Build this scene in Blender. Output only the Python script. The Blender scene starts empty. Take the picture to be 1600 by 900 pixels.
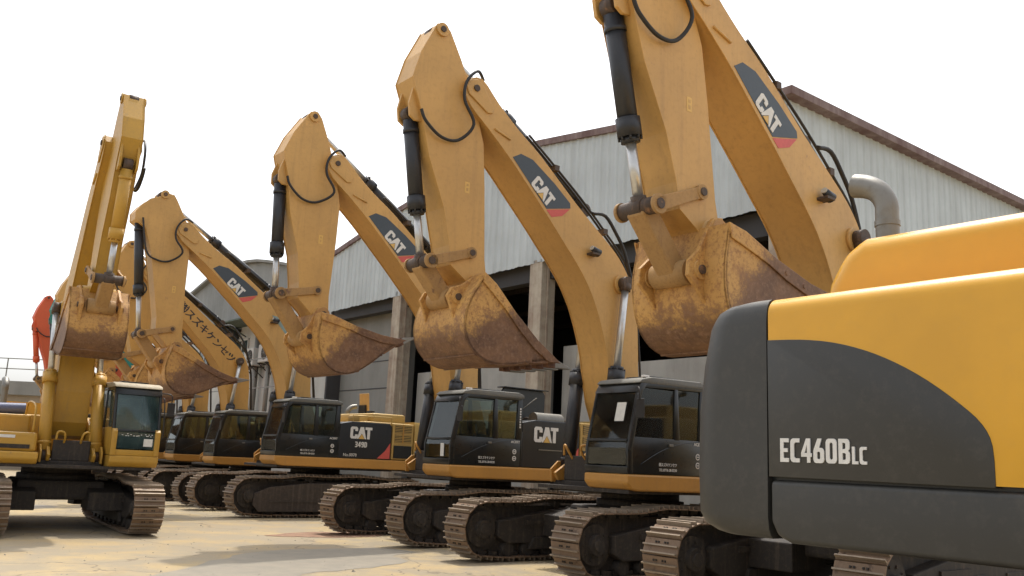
import bpy, bmesh, math, random
from mathutils import Vector, Matrix
random.seed(7)
R_ = math.radians
# ------------------------------------------------------------------ camera, sky, sun, exposure
scn = bpy.context.scene
COL = scn.collection
F_PX = 1400.0
PITCH = math.atan(272/1400); ROLL = math.atan(.046)
cam_d = bpy.data.cameras.new('camera'); cam = bpy.data.objects.new('camera', cam_d); COL.objects.link(cam)
cam_d.sensor_width = 36; cam_d.lens = 36*F_PX/1600; cam_d.clip_end = 3000
fw = Vector((0, math.cos(PITCH), math.sin(PITCH))); r0 = Vector((1, 0, 0)); u0 = r0.cross(fw)
rt = r0*math.cos(ROLL)+u0*math.sin(ROLL); up = rt.cross(fw)
M = Matrix((rt, up, -fw)).transposed().to_4x4(); M.translation = Vector((0, 0, 1.7))
cam.matrix_world = M
scn.camera = cam
scn.render.resolution_x = 1024; scn.render.resolution_y = 576
SUN_EL = 66.0
SUN_AZ = 3.0      # degrees clockwise from +Y
w = bpy.data.worlds.new('World'); scn.world = w; w.use_nodes = True
nt = w.node_tree; nt.nodes.clear()
sky = nt.nodes.new('ShaderNodeTexSky'); sky.sky_type = 'NISHITA'; sky.sun_disc = False
sky.sun_elevation = R_(SUN_EL); sky.sun_rotation = R_(SUN_AZ); sky.air_density = 1.0; sky.dust_density = 4.0; sky.ozone_density = 1.0
hs = nt.nodes.new('ShaderNodeHueSaturation'); hs.inputs['Saturation'].default_value = .22
bg = nt.nodes.new('ShaderNodeBackground'); bg.inputs[1].default_value = .15
wo = nt.nodes.new('ShaderNodeOutputWorld')
nt.links.new(sky.outputs[0], hs.inputs['Color']); nt.links.new(hs.outputs[0], bg.inputs[0]); nt.links.new(bg.outputs[0], wo.inputs[0])
sd = bpy.data.lights.new('sun', 'SUN'); sd.energy = 1.6; sd.angle = R_(1.2); sd.color = (1, .93, .82)
sun = bpy.data.objects.new('sun', sd); COL.objects.link(sun)
sv = Vector((math.sin(R_(SUN_AZ))*math.cos(R_(SUN_EL)), math.cos(R_(SUN_AZ))*math.cos(R_(SUN_EL)), math.sin(R_(SUN_EL))))
sun.rotation_euler = sv.to_track_quat('Z', 'Y').to_euler(); sun.location = (0, 0, 60)
scn.view_settings.view_transform = 'Standard'; scn.view_settings.look = 'None'
scn.view_settings.exposure = 0.98; scn.view_settings.gamma = 1
scn.render.engine = 'CYCLES'

# the yard's two directions: U runs along the row of machines (away, left), V runs from their fronts to their backs
U = Vector((-.618, .786, 0)).normalized(); V = Vector((U.y, -U.x, 0))
def W(a, b, z=0): return U*a+V*b+Vector((0, 0, z))

# ------------------------------------------------------------------ materials
def nodes(name):
    m = bpy.data.materials.new(name); m.use_nodes = True
    n = m.node_tree; b = n.nodes['Principled BSDF']; return m, n, b
def coords(n, scale=1.0, vec='Object'):
    t = n.nodes.new('ShaderNodeTexCoord'); mp = n.nodes.new('ShaderNodeMapping')
    mp.inputs['Scale'].default_value = (scale,)*3 if not isinstance(scale, tuple) else scale
    oi = n.nodes.new('ShaderNodeObjectInfo'); ad = n.nodes.new('ShaderNodeVectorMath'); ad.operation = 'ADD'
    n.links.new(t.outputs[vec], ad.inputs[0]); n.links.new(oi.outputs['Location'], ad.inputs[1])
    n.links.new(ad.outputs[0], mp.inputs[0]); return mp.outputs[0]
def noise(n, vec, scale, detail=6, rough=.6):
    t = n.nodes.new('ShaderNodeTexNoise'); t.inputs['Scale'].default_value = scale; t.inputs['Detail'].default_value = detail
    t.inputs['Roughness'].default_value = rough; n.links.new(vec, t.inputs['Vector']); return t.outputs[0]
def ramp(n, fac, a, b, ca=(0, 0, 0, 1), cb=(1, 1, 1, 1)):
    r = n.nodes.new('ShaderNodeValToRGB'); r.color_ramp.elements[0].position = a; r.color_ramp.elements[1].position = b
    r.color_ramp.elements[0].color = ca; r.color_ramp.elements[1].color = cb; n.links.new(fac, r.inputs[0]); return r.outputs[0]
def mix(n, fac, a, b, mode='MIX'):
    m = n.nodes.new('ShaderNodeMix'); m.data_type = 'RGBA'; m.blend_type = mode
    for s, v_ in ((m.inputs[0], fac), (m.inputs[6], a), (m.inputs[7], b)):
        if isinstance(v_, (int, float)): s.default_value = v_
        elif isinstance(v_, tuple): s.default_value = v_ if len(v_) == 4 else (*v_, 1)
        else: n.links.new(v_, s)
    return m.outputs[2]
def bump(n, b, h, strength=.3, dist=.01):
    k = n.nodes.new('ShaderNodeBump'); k.inputs['Strength'].default_value = strength; k.inputs['Distance'].default_value = dist
    n.links.new(h, k.inputs['Height']); n.links.new(k.outputs[0], b.inputs['Normal'])
def paint(name, col, rough=.42, dirt=(.16, .12, .08), amount=.35, wear=None, wear_amt=.0, scale=1.0, streak=True, metal=0, spec=.5):
    """painted steel: two octaves of dirt, rain streaks, optional rust / bare patches"""
    m, n, b = nodes(name); col = tuple(x*.84 for x in col)
    c = coords(n, scale)
    big = noise(n, c, .9, 5); fine = noise(n, c, 14, 8, .7)
    var = mix(n, ramp(n, big, .3, .7), tuple(x*.88 for x in col), tuple(min(1, x*1.08) for x in col))
    f = ramp(n, fine, .5, .78)
    if streak:
        st = noise(n, coords(n, (9*scale, 9*scale, .5*scale)), 1.0, 6, .7)
        f = mix(n, .5, f, ramp(n, st, .52, .75))
    mm = n.nodes.new('ShaderNodeMath'); mm.operation = 'MULTIPLY'; mm.inputs[1].default_value = amount
    n.links.new(f, mm.inputs[0])
    out = mix(n, mm.outputs[0], var, dirt)
    if wear:
        wn = noise(n, c, 2.3, 9, .72)
        out = mix(n, ramp(n, wn, .62-wear_amt, .66-wear_amt+.04), out, wear)
    n.links.new(out, b.inputs['Base Color'])
    b.inputs['Metallic'].default_value = metal; b.inputs['Specular IOR Level'].default_value = spec
    rr = n.nodes.new('ShaderNodeMapRange'); rr.inputs[3].default_value = rough*.8; rr.inputs[4].default_value = min(1, rough*1.5)
    n.links.new(fine, rr.inputs[0]); n.links.new(rr.outputs[0], b.inputs['Roughness'])
    bump(n, b, fine, .08, .003)
    return m
TAN = (.68, .395, .12)
MAT = {}
MAT['tan'] = paint('aged yellow paint', TAN, .42, (.27, .155, .06), .6, (.34, .19, .09), -.03)
MAT['tan2'] = paint('aged deep yellow paint', (.64, .36, .095), .45, (.24, .14, .06), .45, (.30, .15, .06), -.04)
MAT['skirt'] = paint('orange yellow deck paint', (.58, .29, .06), .42, (.2, .13, .07), .4)
MAT['hoodyellow'] = paint('pale hood yellow', (.56, .37, .11), .45, (.22, .15, .08), .45)
MAT['yellow'] = paint('bright machine yellow', (.58, .33, .045), .42, (.22, .15, .08), .55, (.25, .14, .07), -.04)
MAT['volvo'] = paint('glossy amber hood paint', (.82, .42, .014), .3, (.45, .28, .08), .10, streak=False)
_b = MAT['volvo'].node_tree.nodes['Principled BSDF']; _b.inputs['Coat Weight'].default_value = .2; _b.inputs['Coat Roughness'].default_value = .12
MAT['charcoal'] = paint('charcoal grey paint', (.044, .044, .041), .42, (.11, .10, .085), .3, streak=False)
MAT['red'] = paint('faded orange red paint', (.80, .13, .045), .5, (.2, .1, .07), .4)
MAT['teal'] = paint('teal green paint', (.03, .26, .22), .5, (.1, .12, .1), .4)
MAT['black'] = paint('black cab paint', (.012, .015, .017), .26, (.07, .065, .055), .2)
MAT['navy'] = paint('dark side panel paint', (.014, .018, .025), .28, (.08, .07, .06), .22)
MAT['roof'] = paint('dusty cab roof', (.16, .16, .145), .6, (.28, .24, .17), .6, streak=False)
MAT['roofbeige'] = paint('beige cab roof', (.42, .36, .25), .6, (.2, .15, .1), .5, streak=False)
MAT['barrel'] = paint('black cylinder paint', (.022, .024, .03), .38, (.09, .08, .07), .35)
MAT['barrelyellow'] = paint('yellow cylinder paint', (.60, .34, .05), .42, (.2, .14, .08), .4)
MAT['grease'] = paint('greasy brown steel', (.075, .05, .035), .55, (.2, .11, .06), .8, (.26, .13, .06), .02, 2.0)
MAT['link'] = paint('rust stained link steel', (.46, .27, .10), .6, (.16, .09, .05), .9, (.17, .09, .05), .04, 1.6)
MAT['rust'] = paint('rusty earth worn steel', (.135, .065, .042), .68, (.28, .15, .085), .7, (.09, .045, .03), .02, 1.6)
MAT['bucket'] = paint('worn bucket paint', (.50, .27, .09), .55, (.22, .11, .05), .8, (.21, .095, .05), .05, 1.5)
def bucket_mat():
    m, n, b = nodes('bucket paint worn to rust')
    c = coords(n, 1); f = noise(n, c, 3.2, 9, .75); g = noise(n, c, 18, 7, .75); q = noise(n, c, 1.1, 4, .6)
    uv = n.nodes.new('ShaderNodeUVMap'); uv.uv_map = 'bucket_space'; sp = n.nodes.new('ShaderNodeSeparateXYZ'); n.links.new(uv.outputs[0], sp.inputs[0])
    def mth(op, a, b_):
        k = n.nodes.new('ShaderNodeMath'); k.operation = op
        for s_, v_ in zip(k.inputs, (a, b_)):
            if isinstance(v_, (int, float)): s_.default_value = v_
            else: n.links.new(v_, s_)
        return k.outputs[0]
    # the lower digging half is scoured: distance below a slanting line across the bucket
    d = mth('ADD', mth('MULTIPLY', sp.outputs[1], -1.0), mth('MULTIPLY', sp.outputs[0], -.45))
    d = mth('ADD', d, mth('MULTIPLY', mth('SUBTRACT', f, .5), 1.1)); d = mth('ADD', d, mth('MULTIPLY', mth('SUBTRACT', g, .5), .35))
    mask = ramp(n, d, .44, .68)
    yel = mix(n, ramp(n, q, .3, .7), (.46, .25, .07, 1), (.60, .35, .11, 1))
    yel = mix(n, ramp(n, g, .50, .64), yel, (.30, .14, .045, 1)); yel = mix(n, ramp(n, f, .50, .62), yel, (.34, .17, .06, 1))
    rust = mix(n, ramp(n, f, .35, .65), (.095, .048, .028, 1), (.215, .11, .052, 1))
    rust = mix(n, ramp(n, g, .5, .7), rust, (.26, .15, .09, 1))
    n.links.new(mix(n, mask, yel, rust), b.inputs['Base Color']); b.inputs['Roughness'].default_value = .62
    bump(n, b, g, .35, .006); return m
MAT['bucketworn'] = bucket_mat()
MAT['shoe'] = paint('worn track steel', (.25, .165, .105), .55, (.30, .22, .15), .9, (.10, .065, .045), .05, 2.5, metal=.25)
MAT['guard'] = paint('dusty brown guard plate', (.055, .042, .034), .6, (.16, .12, .09), .9, (.10, .06, .04), .0)
MAT['grouser'] = paint('bright worn grouser edge', (.33, .26, .19), .45, (.13, .09, .06), .8, metal=.35, scale=2)
MAT['under'] = paint('dark dusty undercarriage', (.036, .030, .026), .7, (.17, .13, .09), .8, (.07, .05, .04), -.02, 1.4)
MAT['rubber'] = paint('black rubber hose', (.018, .017, .018), .5, (.09, .07, .05), .3)
MAT['steel'] = paint('weathered grey steel', (.27, .26, .235), .42, (.13, .10, .07), .8, metal=.6)
def simple(name, col, rough=.5, metal=0):
    m, n, b = nodes(name); c = coords(n, 1); f = noise(n, c, 20, 5)
    n.links.new(mix(n, ramp(n, f, .35, .75), tuple(x*.86 for x in col), col), b.inputs['Base Color'])
    b.inputs['Roughness'].default_value = rough; b.inputs['Metallic'].default_value = metal
    return m
MAT['chrome'] = simple('chrome rod', (.62, .62, .61), .3, .7)
MAT['white'] = simple('white lettering', (.74, .73, .70), .5)
MAT['ink'] = simple('dark lettering', (.035, .03, .03), .5)
MAT['decal'] = simple('slate decal', (.048, .062, .078), .4)
MAT['decalred'] = simple('red decal', (.62, .10, .08), .45)
MAT['decalyellow'] = simple('yellow decal', (.72, .45, .12), .45)
MAT['decalblue'] = simple('pale blue grey decal', (.27, .36, .34), .6)
MAT['paper'] = simple('paper sheet', (.72, .72, .69), .7)
MAT['seat'] = simple('grey seat cloth', (.06, .06, .06), .9)
MAT['curtain'] = simple('interior plastic', (.09, .09, .085), .7)
MAT['lens'] = simple('lamp glass', (.5, .48, .42), .15)
MAT['blue'] = simple('slate blue drum', (.10, .12, .22), .45)
def glass(name, tint, tfac, dcol=(.14, .13, .11)):
    m, n, b = nodes(name); n.nodes.remove(b)
    o = n.nodes['Material Output']
    tr = n.nodes.new('ShaderNodeBsdfTransparent'); tr.inputs[0].default_value = (*tint, 1)
    gl = n.nodes.new('ShaderNodeBsdfGlossy'); gl.inputs['Roughness'].default_value = .04; gl.inputs[0].default_value = (.9, .95, .95, 1)
    df = n.nodes.new('ShaderNodeBsdfDiffuse'); df.inputs[0].default_value = (*dcol, 1)
    f = n.nodes.new('ShaderNodeFresnel'); f.inputs[0].default_value = 1.5
    m1 = n.nodes.new('ShaderNodeMixShader'); m2 = n.nodes.new('ShaderNodeMixShader')
    c = coords(n, 1); ns = noise(n, c, 1.2, 3, .5); mr = n.nodes.new('ShaderNodeMapRange'); mr.inputs[1].default_value = .4; mr.inputs[2].default_value = .8
    mr.inputs[3].default_value = tfac*.3; mr.inputs[4].default_value = tfac*1.6
    n.links.new(ns, mr.inputs[0]); n.links.new(mr.outputs[0], m1.inputs[0])
    n.links.new(tr.outputs[0], m1.inputs[1]); n.links.new(df.outputs[0], m1.inputs[2])
    n.links.new(f.outputs[0], m2.inputs[0]); n.links.new(m1.outputs[0], m2.inputs[1]); n.links.new(gl.outputs[0], m2.inputs[2])
    n.links.new(m2.outputs[0], o.inputs[0]); return m
MAT['glass'] = glass('dusty tinted glass', (.74, .80, .76), .13)
MAT['glassteal'] = glass('teal tinted glass', (.42, .60, .60), .42, (.12, .19, .20))

# ------------------------------------------------------------------ mesh helpers
class MB:
    def __init__(s): s.bm = bmesh.new(); s.mi = 0; s.mats = []
    def use(s, m):
        if m not in s.mats: s.mats.append(m)
        s.mi = s.mats.index(m); return s
    def _mark(s, n0):
        s.bm.faces.ensure_lookup_table()
        for f in s.bm.faces[n0:]: f.material_index = s.mi
    def _bevel(s, fs, bev, seg=2):
        if bev:
            for f in fs: f.normal_update()
            es = list({e for f in fs for e in f.edges})
            es = [e for e in es if len(e.link_faces) == 2 and e.calc_face_angle(0) > .5]
            r = bmesh.ops.bevel(s.bm, geom=es, offset=bev, segments=seg, affect='EDGES', profile=.5, clamp_overlap=True)
            for f in r['faces']: f.material_index = s.mi
    def box(s, x0, x1, y0, y1, z0, z1, bev=.0, mat=None, seg=2):
        n0 = len(s.bm.faces)
        vs = [s.bm.verts.new((x, y, z)) for z in (z0, z1) for x, y in ((x0, y0), (x1, y0), (x1, y1), (x0, y1))]
        if mat is not None:
            for v_ in vs: v_.co = mat @ v_.co
        fs = [s.bm.faces.new([vs[i] for i in q]) for q in ((3, 2, 1, 0), (4, 5, 6, 7), (0, 1, 5, 4), (1, 2, 6, 5), (2, 3, 7, 6), (3, 0, 4, 7))]
        for f in fs: f.material_index = s.mi
        s._bevel(fs, bev, seg); return s
    def prism(s, poly, l0, l1, bev=0, seg=2, fn=None):
        """poly in (forward, z); extruded sideways from l0 to l1 (numbers or functions of the point)"""
        a0 = (lambda p: l0) if not callable(l0) else l0; a1 = (lambda p: l1) if not callable(l1) else l1
        A = [s.bm.verts.new((p[0], a0(p), p[1])) for p in poly]; B = [s.bm.verts.new((p[0], a1(p), p[1])) for p in poly]
        n = len(poly); fs = []
        fs.append(s.bm.faces.new(A)); fs.append(s.bm.faces.new(B[::-1]))
        for i in range(n): fs.append(s.bm.faces.new((A[(i+1) % n], A[i], B[i], B[(i+1) % n])))
        for f in fs: f.material_index = s.mi
        bmesh.ops.recalc_face_normals(s.bm, faces=fs)
        s._bevel(fs, bev, seg); return s
    def sheet(s, path, l0, l1, t=.02):
        """a curved plate: path in (f,z), thickness t to the left of travel"""
        n = len(path); off = []
        for i in range(n):
            a = Vector(path[max(0, i-1)]); b = Vector(path[min(n-1, i+1)]); d = (b-a).normalized(); off.append((path[i][0]-d.y*t, path[i][1]+d.x*t))
        return s.prism(list(path)+off[::-1], l0, l1)
    def cyl(s, p0, p1, r, r1=None, n=16, cap=True):
        p0 = Vector(p0); p1 = Vector(p1); r1 = r if r1 is None else r1
        d = (p1-p0).normalized(); q = d.to_track_quat('Z', 'Y')
        A = []; B = []
        for i in range(n):
            a = 2*math.pi*i/n; o = q @ Vector((math.cos(a), math.sin(a), 0))
            A.append(s.bm.verts.new(p0+o*r)); B.append(s.bm.verts.new(p1+o*r1))
        for i in range(n):
            f = s.bm.faces.new((A[i], A[(i+1) % n], B[(i+1) % n], B[i])); f.material_index = s.mi; f.smooth = True
        if cap:
            for c in (A[::-1], B): f = s.bm.faces.new(c); f.material_index = s.mi
        return s
    def tube(s, pts, r, n=8, closed=False, smooth=4):
        P = catmull([Vector(p) for p in pts], smooth) if smooth else [Vector(p) for p in pts]
        rings = []; prev = None
        for i, p in enumerate(P):
            d = (P[min(i+1, len(P)-1)]-P[max(i-1, 0)]).normalized()
            if prev is None: x = d.orthogonal().normalized()
            else: x = (prev-d*prev.dot(d)).normalized()
            prev = x; y = d.cross(x)
            rr = r(i/(len(P)-1)) if callable(r) else r
            rings.append([s.bm.verts.new(p+(x*math.cos(2*math.pi*k/n)+y*math.sin(2*math.pi*k/n))*rr) for k in range(n)])
        for a, b in zip(rings, rings[1:]):
            for k in range(n):
                f = s.bm.faces.new((a[k], a[(k+1) % n], b[(k+1) % n], b[k])); f.material_index = s.mi; f.smooth = True
        for c in (rings[0][::-1], rings[-1]): f = s.bm.faces.new(c); f.material_index = s.mi
        return s
    def add_mesh(s, me, mat4):
        n0 = len(s.bm.faces); v0 = len(s.bm.verts)
        s.bm.from_mesh(me); s.bm.verts.ensure_lookup_table(); s.bm.faces.ensure_lookup_table()
        for v_ in s.bm.verts[v0:]: v_.co = mat4 @ v_.co
        for f in s.bm.faces[n0:]: f.material_index = s.mi
        return s
    def build(s, name, parent=None, smooth=False, angle=40):
        me = bpy.data.meshes.new(name); s.bm.to_mesh(me); s.bm.free()
        for m in s.mats: me.materials.append(MAT[m] if isinstance(m, str) else m)
        if smooth:
            me.polygons.foreach_set('use_smooth', [True]*len(me.polygons))
            me.set_sharp_from_angle(angle=R_(angle))
        o = bpy.data.objects.new(name, me); COL.objects.link(o)
        if parent: o.parent = parent
        return o
def catmull(P, k):
    out = []
    for i in range(len(P)-1):
        a = P[max(i-1, 0)]; b = P[i]; c = P[i+1]; d = P[min(i+2, len(P)-1)]
        for j in range(k):
            t = j/k
            out.append(.5*((2*b)+(c-a)*t+(2*a-5*b+4*c-d)*t*t+(3*b-a-3*c+d)*t**3))
    out.append(P[-1]); return out
def sm2(pts, k=3): return [tuple(p) for p in catmull([Vector(p) for p in pts], k)]
def thing(name, label, cat, loc=(0, 0, 0), rotz=0, group=None, scale=1):
    o = bpy.data.objects.new(name, None); COL.objects.link(o); o.location = loc; o.rotation_euler = (0, 0, rotz); o.scale = (scale,)*3
    o.empty_display_size = .3
    o['label'] = label; o['category'] = cat
    if group: o['group'] = group
    return o
def tag(o, label, cat, group=None):
    o['label'] = label; o['category'] = cat
    if group: o['group'] = group
    return o

# ------------------------------------------------------------------ lettering (2D outlines with holes, turned into thin solids)
GL = {
 'C': (.70, [[(.12, 0), (.58, 0), (.70, .12), (.70, .36), (.45, .36), (.45, .21), (.25, .21), (.25, .79), (.45, .79), (.45, .64), (.70, .64), (.70, .88), (.58, 1), (.12, 1), (0, .88), (0, .12)]]),
 'T': (.66, [[(.20, 0), (.46, 0), (.46, .78), (.66, .78), (.66, 1), (0, 1), (0, .78), (.20, .78)]]),
 'E': (.46, [[(0, 0), (.46, 0), (.46, .17), (.18, .17), (.18, .42), (.40, .42), (.40, .58), (.18, .58), (.18, .83), (.46, .83), (.46, 1), (0, 1)]]),
 'c': (.48, [[(.14, 0), (.48, 0), (.48, .17), (.26, .17), (.19, .24), (.19, .76), (.26, .83), (.48, .83), (.48, 1), (.14, 1), (.04, .95), (0, .86), (0, .14), (.04, .05)]]),
 '4': (.54, [[(.30, 0), (.47, 0), (.47, .24), (.54, .24), (.54, .40), (.47, .40), (.47, 1), (.26, 1), (0, .40), (0, .24), (.30, .24)], [(.30, .40), (.17, .40), (.30, .74)]]),
 '6': (.54, [[(.12, 0), (.42, 0), (.50, .04), (.54, .14), (.54, .48), (.50, .57), (.42, .62), (.29, .62), (.42, 1), (.22, 1), (.03, .58), (0, .46), (0, .14), (.04, .04)], [(.22, .16), (.19, .20), (.19, .42), (.22, .46), (.32, .46), (.35, .42), (.35, .20), (.32, .16)]]),
 '0': (.54, [[(.13, 0), (.41, 0), (.50, .05), (.54, .15), (.54, .85), (.50, .95), (.41, 1), (.13, 1), (.04, .95), (0, .85), (0, .15), (.04, .05)], [(.23, .16), (.19, .21), (.19, .79), (.23, .84), (.31, .84), (.35, .79), (.35, .21), (.31, .16)]]),
 'B': (.54, [[(0, 0), (.42, 0), (.51, .05), (.54, .15), (.54, .40), (.51, .48), (.45, .52), (.51, .57), (.53, .64), (.53, .86), (.49, .95), (.41, 1), (0, 1)], [(.19, .16), (.19, .43), (.31, .43), (.35, .39), (.35, .20), (.31, .16)], [(.19, .59), (.19, .84), (.30, .84), (.34, .80), (.34, .63), (.30, .59)]]),
 'L': (.42, [[(0, 0), (.42, 0), (.42, .17), (.19, .17), (.19, 1), (0, 1)]]),
 '3': (.54, [[(.04, 0), (.42, 0), (.54, .12), (.54, .42), (.46, .5), (.54, .58), (.54, .88), (.42, 1), (.04, 1), (.04, .82), (.34, .82), (.34, .60), (.12, .60), (.12, .42), (.34, .42), (.34, .18), (.04, .18)]]),
 '9': (.54, [[(.08, 0), (.40, 0), (.54, .13), (.54, .87), (.41, 1), (.13, 1), (0, .87), (0, .50), (.12, .38), (.34, .38), (.34, .18), (.08, .18)], [(.2, .55), (.2, .83), (.34, .83), (.34, .55)]]),
 'D': (.54, [[(0, 0), (.36, 0), (.54, .17), (.54, .83), (.36, 1), (0, 1)], [(.2, .18), (.2, .82), (.30, .82), (.35, .76), (.35, .24), (.30, .18)]]),
}
def outline_mesh(loops, thick):
    cu = bpy.data.curves.new('g', 'CURVE'); cu.dimensions = '2D'; cu.fill_mode = 'BOTH'; cu.extrude = thick
    for lp in loops:
        sp = cu.splines.new('POLY'); sp.points.add(len(lp)-1); sp.use_cyclic_u = True
        for p, q in zip(sp.points, lp): p.co = (q[0], q[1], 0, 1)
    o = bpy.data.objects.new('g', cu); COL.objects.link(o)
    dg = bpy.context.evaluated_depsgraph_get(); dg.update()
    me = bpy.data.meshes.new_from_object(o.evaluated_get(dg))
    bpy.data.objects.remove(o); return me
GM = {k: (w_, outline_mesh(l, .004)) for k, (w_, l) in GL.items()}
GA = outline_mesh([[(.26, 1), (.58, 1), (.86, 0), (.74, 0), (.42, .46), (.10, 0), (-.02, 0)]], .004)
GTRI = outline_mesh([[(.14, -.0), (.70, -.0), (.42, .40)]], .004)
def frame(org, xd, yd):
    x = Vector(xd).normalized(); y = Vector(yd); y = (y-x*y.dot(x)).normalized(); z = x.cross(y)
    m = Matrix((x, y, z)).transposed().to_4x4(); m.translation = Vector(org); return m
def letters(mb, s_, org, xd, yd, h, mat='white', gap=.12, wx=1.0):
    fr = frame(org, xd, yd); x = 0
    for ch in s_:
        if ch == ' ': x += .3; continue
        w_, me = GM[ch]
        mb.use(mat).add_mesh(me, fr @ Matrix.Diagonal((h*wx, h, 1, 1)) @ Matrix.Translation((x, 0, 0))); x += w_+gap
    return x*h*wx
def brand(mb, org, xd, yd, h):
    """three big letters with the triangle under the middle one"""
    fr = frame(org, xd, yd); S = Matrix.Diagonal((h, h, 1, 1))
    mb.use('white').add_mesh(GM['C'][1], fr @ S)
    mb.add_mesh(GA, fr @ S @ Matrix.Translation((.68, 0, 0)))
    mb.add_mesh(GM['T'][1], fr @ S @ Matrix.Translation((1.42, 0, 0)))
    mb.use('decalyellow').add_mesh(GTRI, fr @ Matrix.Translation((0, 0, .002)) @ S @ Matrix.Translation((.68, 0, 0)))
TXT = {}
def text(mb, s_, org, xd, yd, h, mat='white', wx=1.0, bold=.0):
    k = (s_, bold)
    if k not in TXT:
        cu = bpy.data.curves.new('t', 'FONT'); cu.body = s_; cu.size = 1; cu.extrude = .002; cu.offset = bold
        o = bpy.data.objects.new('t', cu); COL.objects.link(o)
        dg = bpy.context.evaluated_depsgraph_get(); dg.update()
        TXT[k] = bpy.data.meshes.new_from_object(o.evaluated_get(dg)); bpy.data.objects.remove(o)
    mb.use(mat).add_mesh(TXT[k], frame(org, xd, yd) @ Matrix.Diagonal((h*wx, h, 1, 1)))

# ------------------------------------------------------------------ excavator geometry (metres; x forward, y to the machine's left, z up)
def rot(p, c, a):
    a = R_(a); x, z = p[0]-c[0], p[1]-c[1]
    return (c[0]+x*math.cos(a)-z*math.sin(a), c[1]+x*math.sin(a)+z*math.cos(a))
FOOT = (.40, 2.10); TIP = (4.37, 7.59)
BOOM = sm2([(4.52, 7.70), (4.25, 7.78), (3.89, 7.46), (3.46, 7.13), (2.93, 6.78), (2.11, 6.14), (1.34, 5.60), (1.03, 5.35), (.80, 5.07), (.64, 4.74), (.54, 4.23), (.51, 3.73), (.47, 3.2), (.20, 2.4)], 3) \
     + [(.17, 2.05), (.32, 1.88), (.55, 1.90), (.80, 2.15)] \
     + sm2([(1.08, 2.8), (1.17, 3.2), (1.26, 3.65), (1.41, 4.11), (1.59, 4.51), (1.81, 4.85), (2.06, 5.14), (2.35, 5.43), (2.68, 5.76), (3.08, 6.14), (3.56, 6.59), (4.03, 6.98), (4.42, 7.28), (4.58, 7.52)], 3)
STICK = [(5.10, 8.50), (4.97, 8.54), (4.86, 8.44), (4.62, 8.02), (4.30, 7.35), (4.10, 6.75), (4.03, 6.0), (3.96, 4.85), (3.90, 4.50), (3.98, 4.33), (4.14, 4.31), (4.30, 4.47), (4.58, 4.66), (4.62, 4.97), (4.77, 5.54), (5.10, 6.3), (5.27, 6.94), (5.49, 7.49), (5.36, 7.95)]
STICK_ROUND = [(5.06, 8.36), (4.98, 8.47), (4.78, 8.46), (4.68, 8.33), (4.34, 7.80), (4.14, 7.0), (4.08, 6.0), (3.96, 4.85), (3.90, 4.50), (3.98, 4.33), (4.14, 4.31), (4.32, 4.50), (4.62, 4.78), (4.66, 5.15), (4.86, 5.95), (5.10, 6.85), (5.34, 7.42), (5.64, 7.58), (5.66, 7.78), (5.54, 7.98), (5.36, 8.20)]
TAIL = (5.02, 8.42); CYLTOP = (5.35, 6.97); IDLER = (4.23, 4.90); BPIN = (4.06, 4.44); BLINK = (4.52, 4.14); RODEND = (4.97, 4.65)
BCOUT = [(0.16, .08), (.28, -.10), (.40, -.28), (.49, -.50), (.52, -.74), (.46, -.98), (.28, -1.18), (.0, -1.29), (-.40, -1.27), (-.90, -1.17), (-1.24, -1.10)]  # shell path from rim to lip, relative to the bucket pin

def track_path():
    P = []
    for i in range(0, 33): P.append((-1.75+3.84*i/32, .055+.006*math.sin(i*1.9)))
    c = (2.60, .55); r = .47
    for a in range(-75, 96, 12): P.append((c[0]+r*math.cos(R_(a)), c[1]+r*math.sin(R_(a))))
    P += sm2([(2.38, 1.03), (1.75, 1.035), (1.15, 1.10), (.3, 1.085), (-.6, 1.12), (-1.5, 1.06), (-2.05, 1.06)], 4)
    c = (-2.25, .58)
    for a in range(95, 262, 12): P.append((c[0]+r*math.cos(R_(a)), c[1]+r*math.sin(R_(a))))
    return P
def resample(P, n):
    P = [Vector(p) for p in P]+[Vector(P[0])]
    L = [0]
    for a, b in zip(P, P[1:]): L.append(L[-1]+(b-a).length)
    out = []; j = 0
    for i in range(n):
        t = L[-1]*i/n
        while L[j+1] < t: j += 1
        k = (t-L[j])/max(1e-6, L[j+1]-L[j]); p = P[j].lerp(P[j+1], k)
        out.append(p)
    res = []
    for i in range(n):
        d = (out[(i+1) % n]-out[i-1]).normalized(); res.append((out[i], d))
    return res
CACHE = {}
def cached(key, fn, name, parent):
    if key not in CACHE:
        o = fn(); CACHE[key] = o.data; o.parent = parent; return o
    o = bpy.data.objects.new(name, CACHE[key]); COL.objects.link(o); o.parent = parent; return o
def make_shoes():
    mb = MB().use('shoe'); rs = resample(track_path(), 53); rnd = random.Random(3)
    for p, d in rs:
        nrm = Vector((d.y, -d.x))    # outward
        X = Vector((d.x, 0, d.y)); Z = Vector((nrm.x, 0, nrm.y)); Y = Vector((0, 1, 0))
        m = Matrix((X, Y, Z)).transposed().to_4x4(); m.translation = Vector((p.x, rnd.uniform(-.004, .004), p.y))
        t = m @ Matrix.Rotation(rnd.uniform(-.03, .03), 4, 'Y')
        mb.use('shoe').box(-.113, .106, -.30, .30, -.028, -.010, mat=t)
        mb.use('grouser')
        for gx, gh in ((-.094, .040), (.008, .032)):
            mb.box(gx-.010, gx+.010, -.298, .298, -.010, gh, mat=t)
        mb.use('under')
        for gy in (-.10, -.055, .055, .10): mb.box(.042, .066, gy-.011, gy+.011, -.01, .006, mat=t)
        for gy in (-.09, .09): mb.box(-.09, .09, gy-.025, gy+.025, -.10, -.03, mat=t)   # chain links
    return mb.build('track_shoes')
def make_trackframe_guard():
    return make_trackframe(True)
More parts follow.
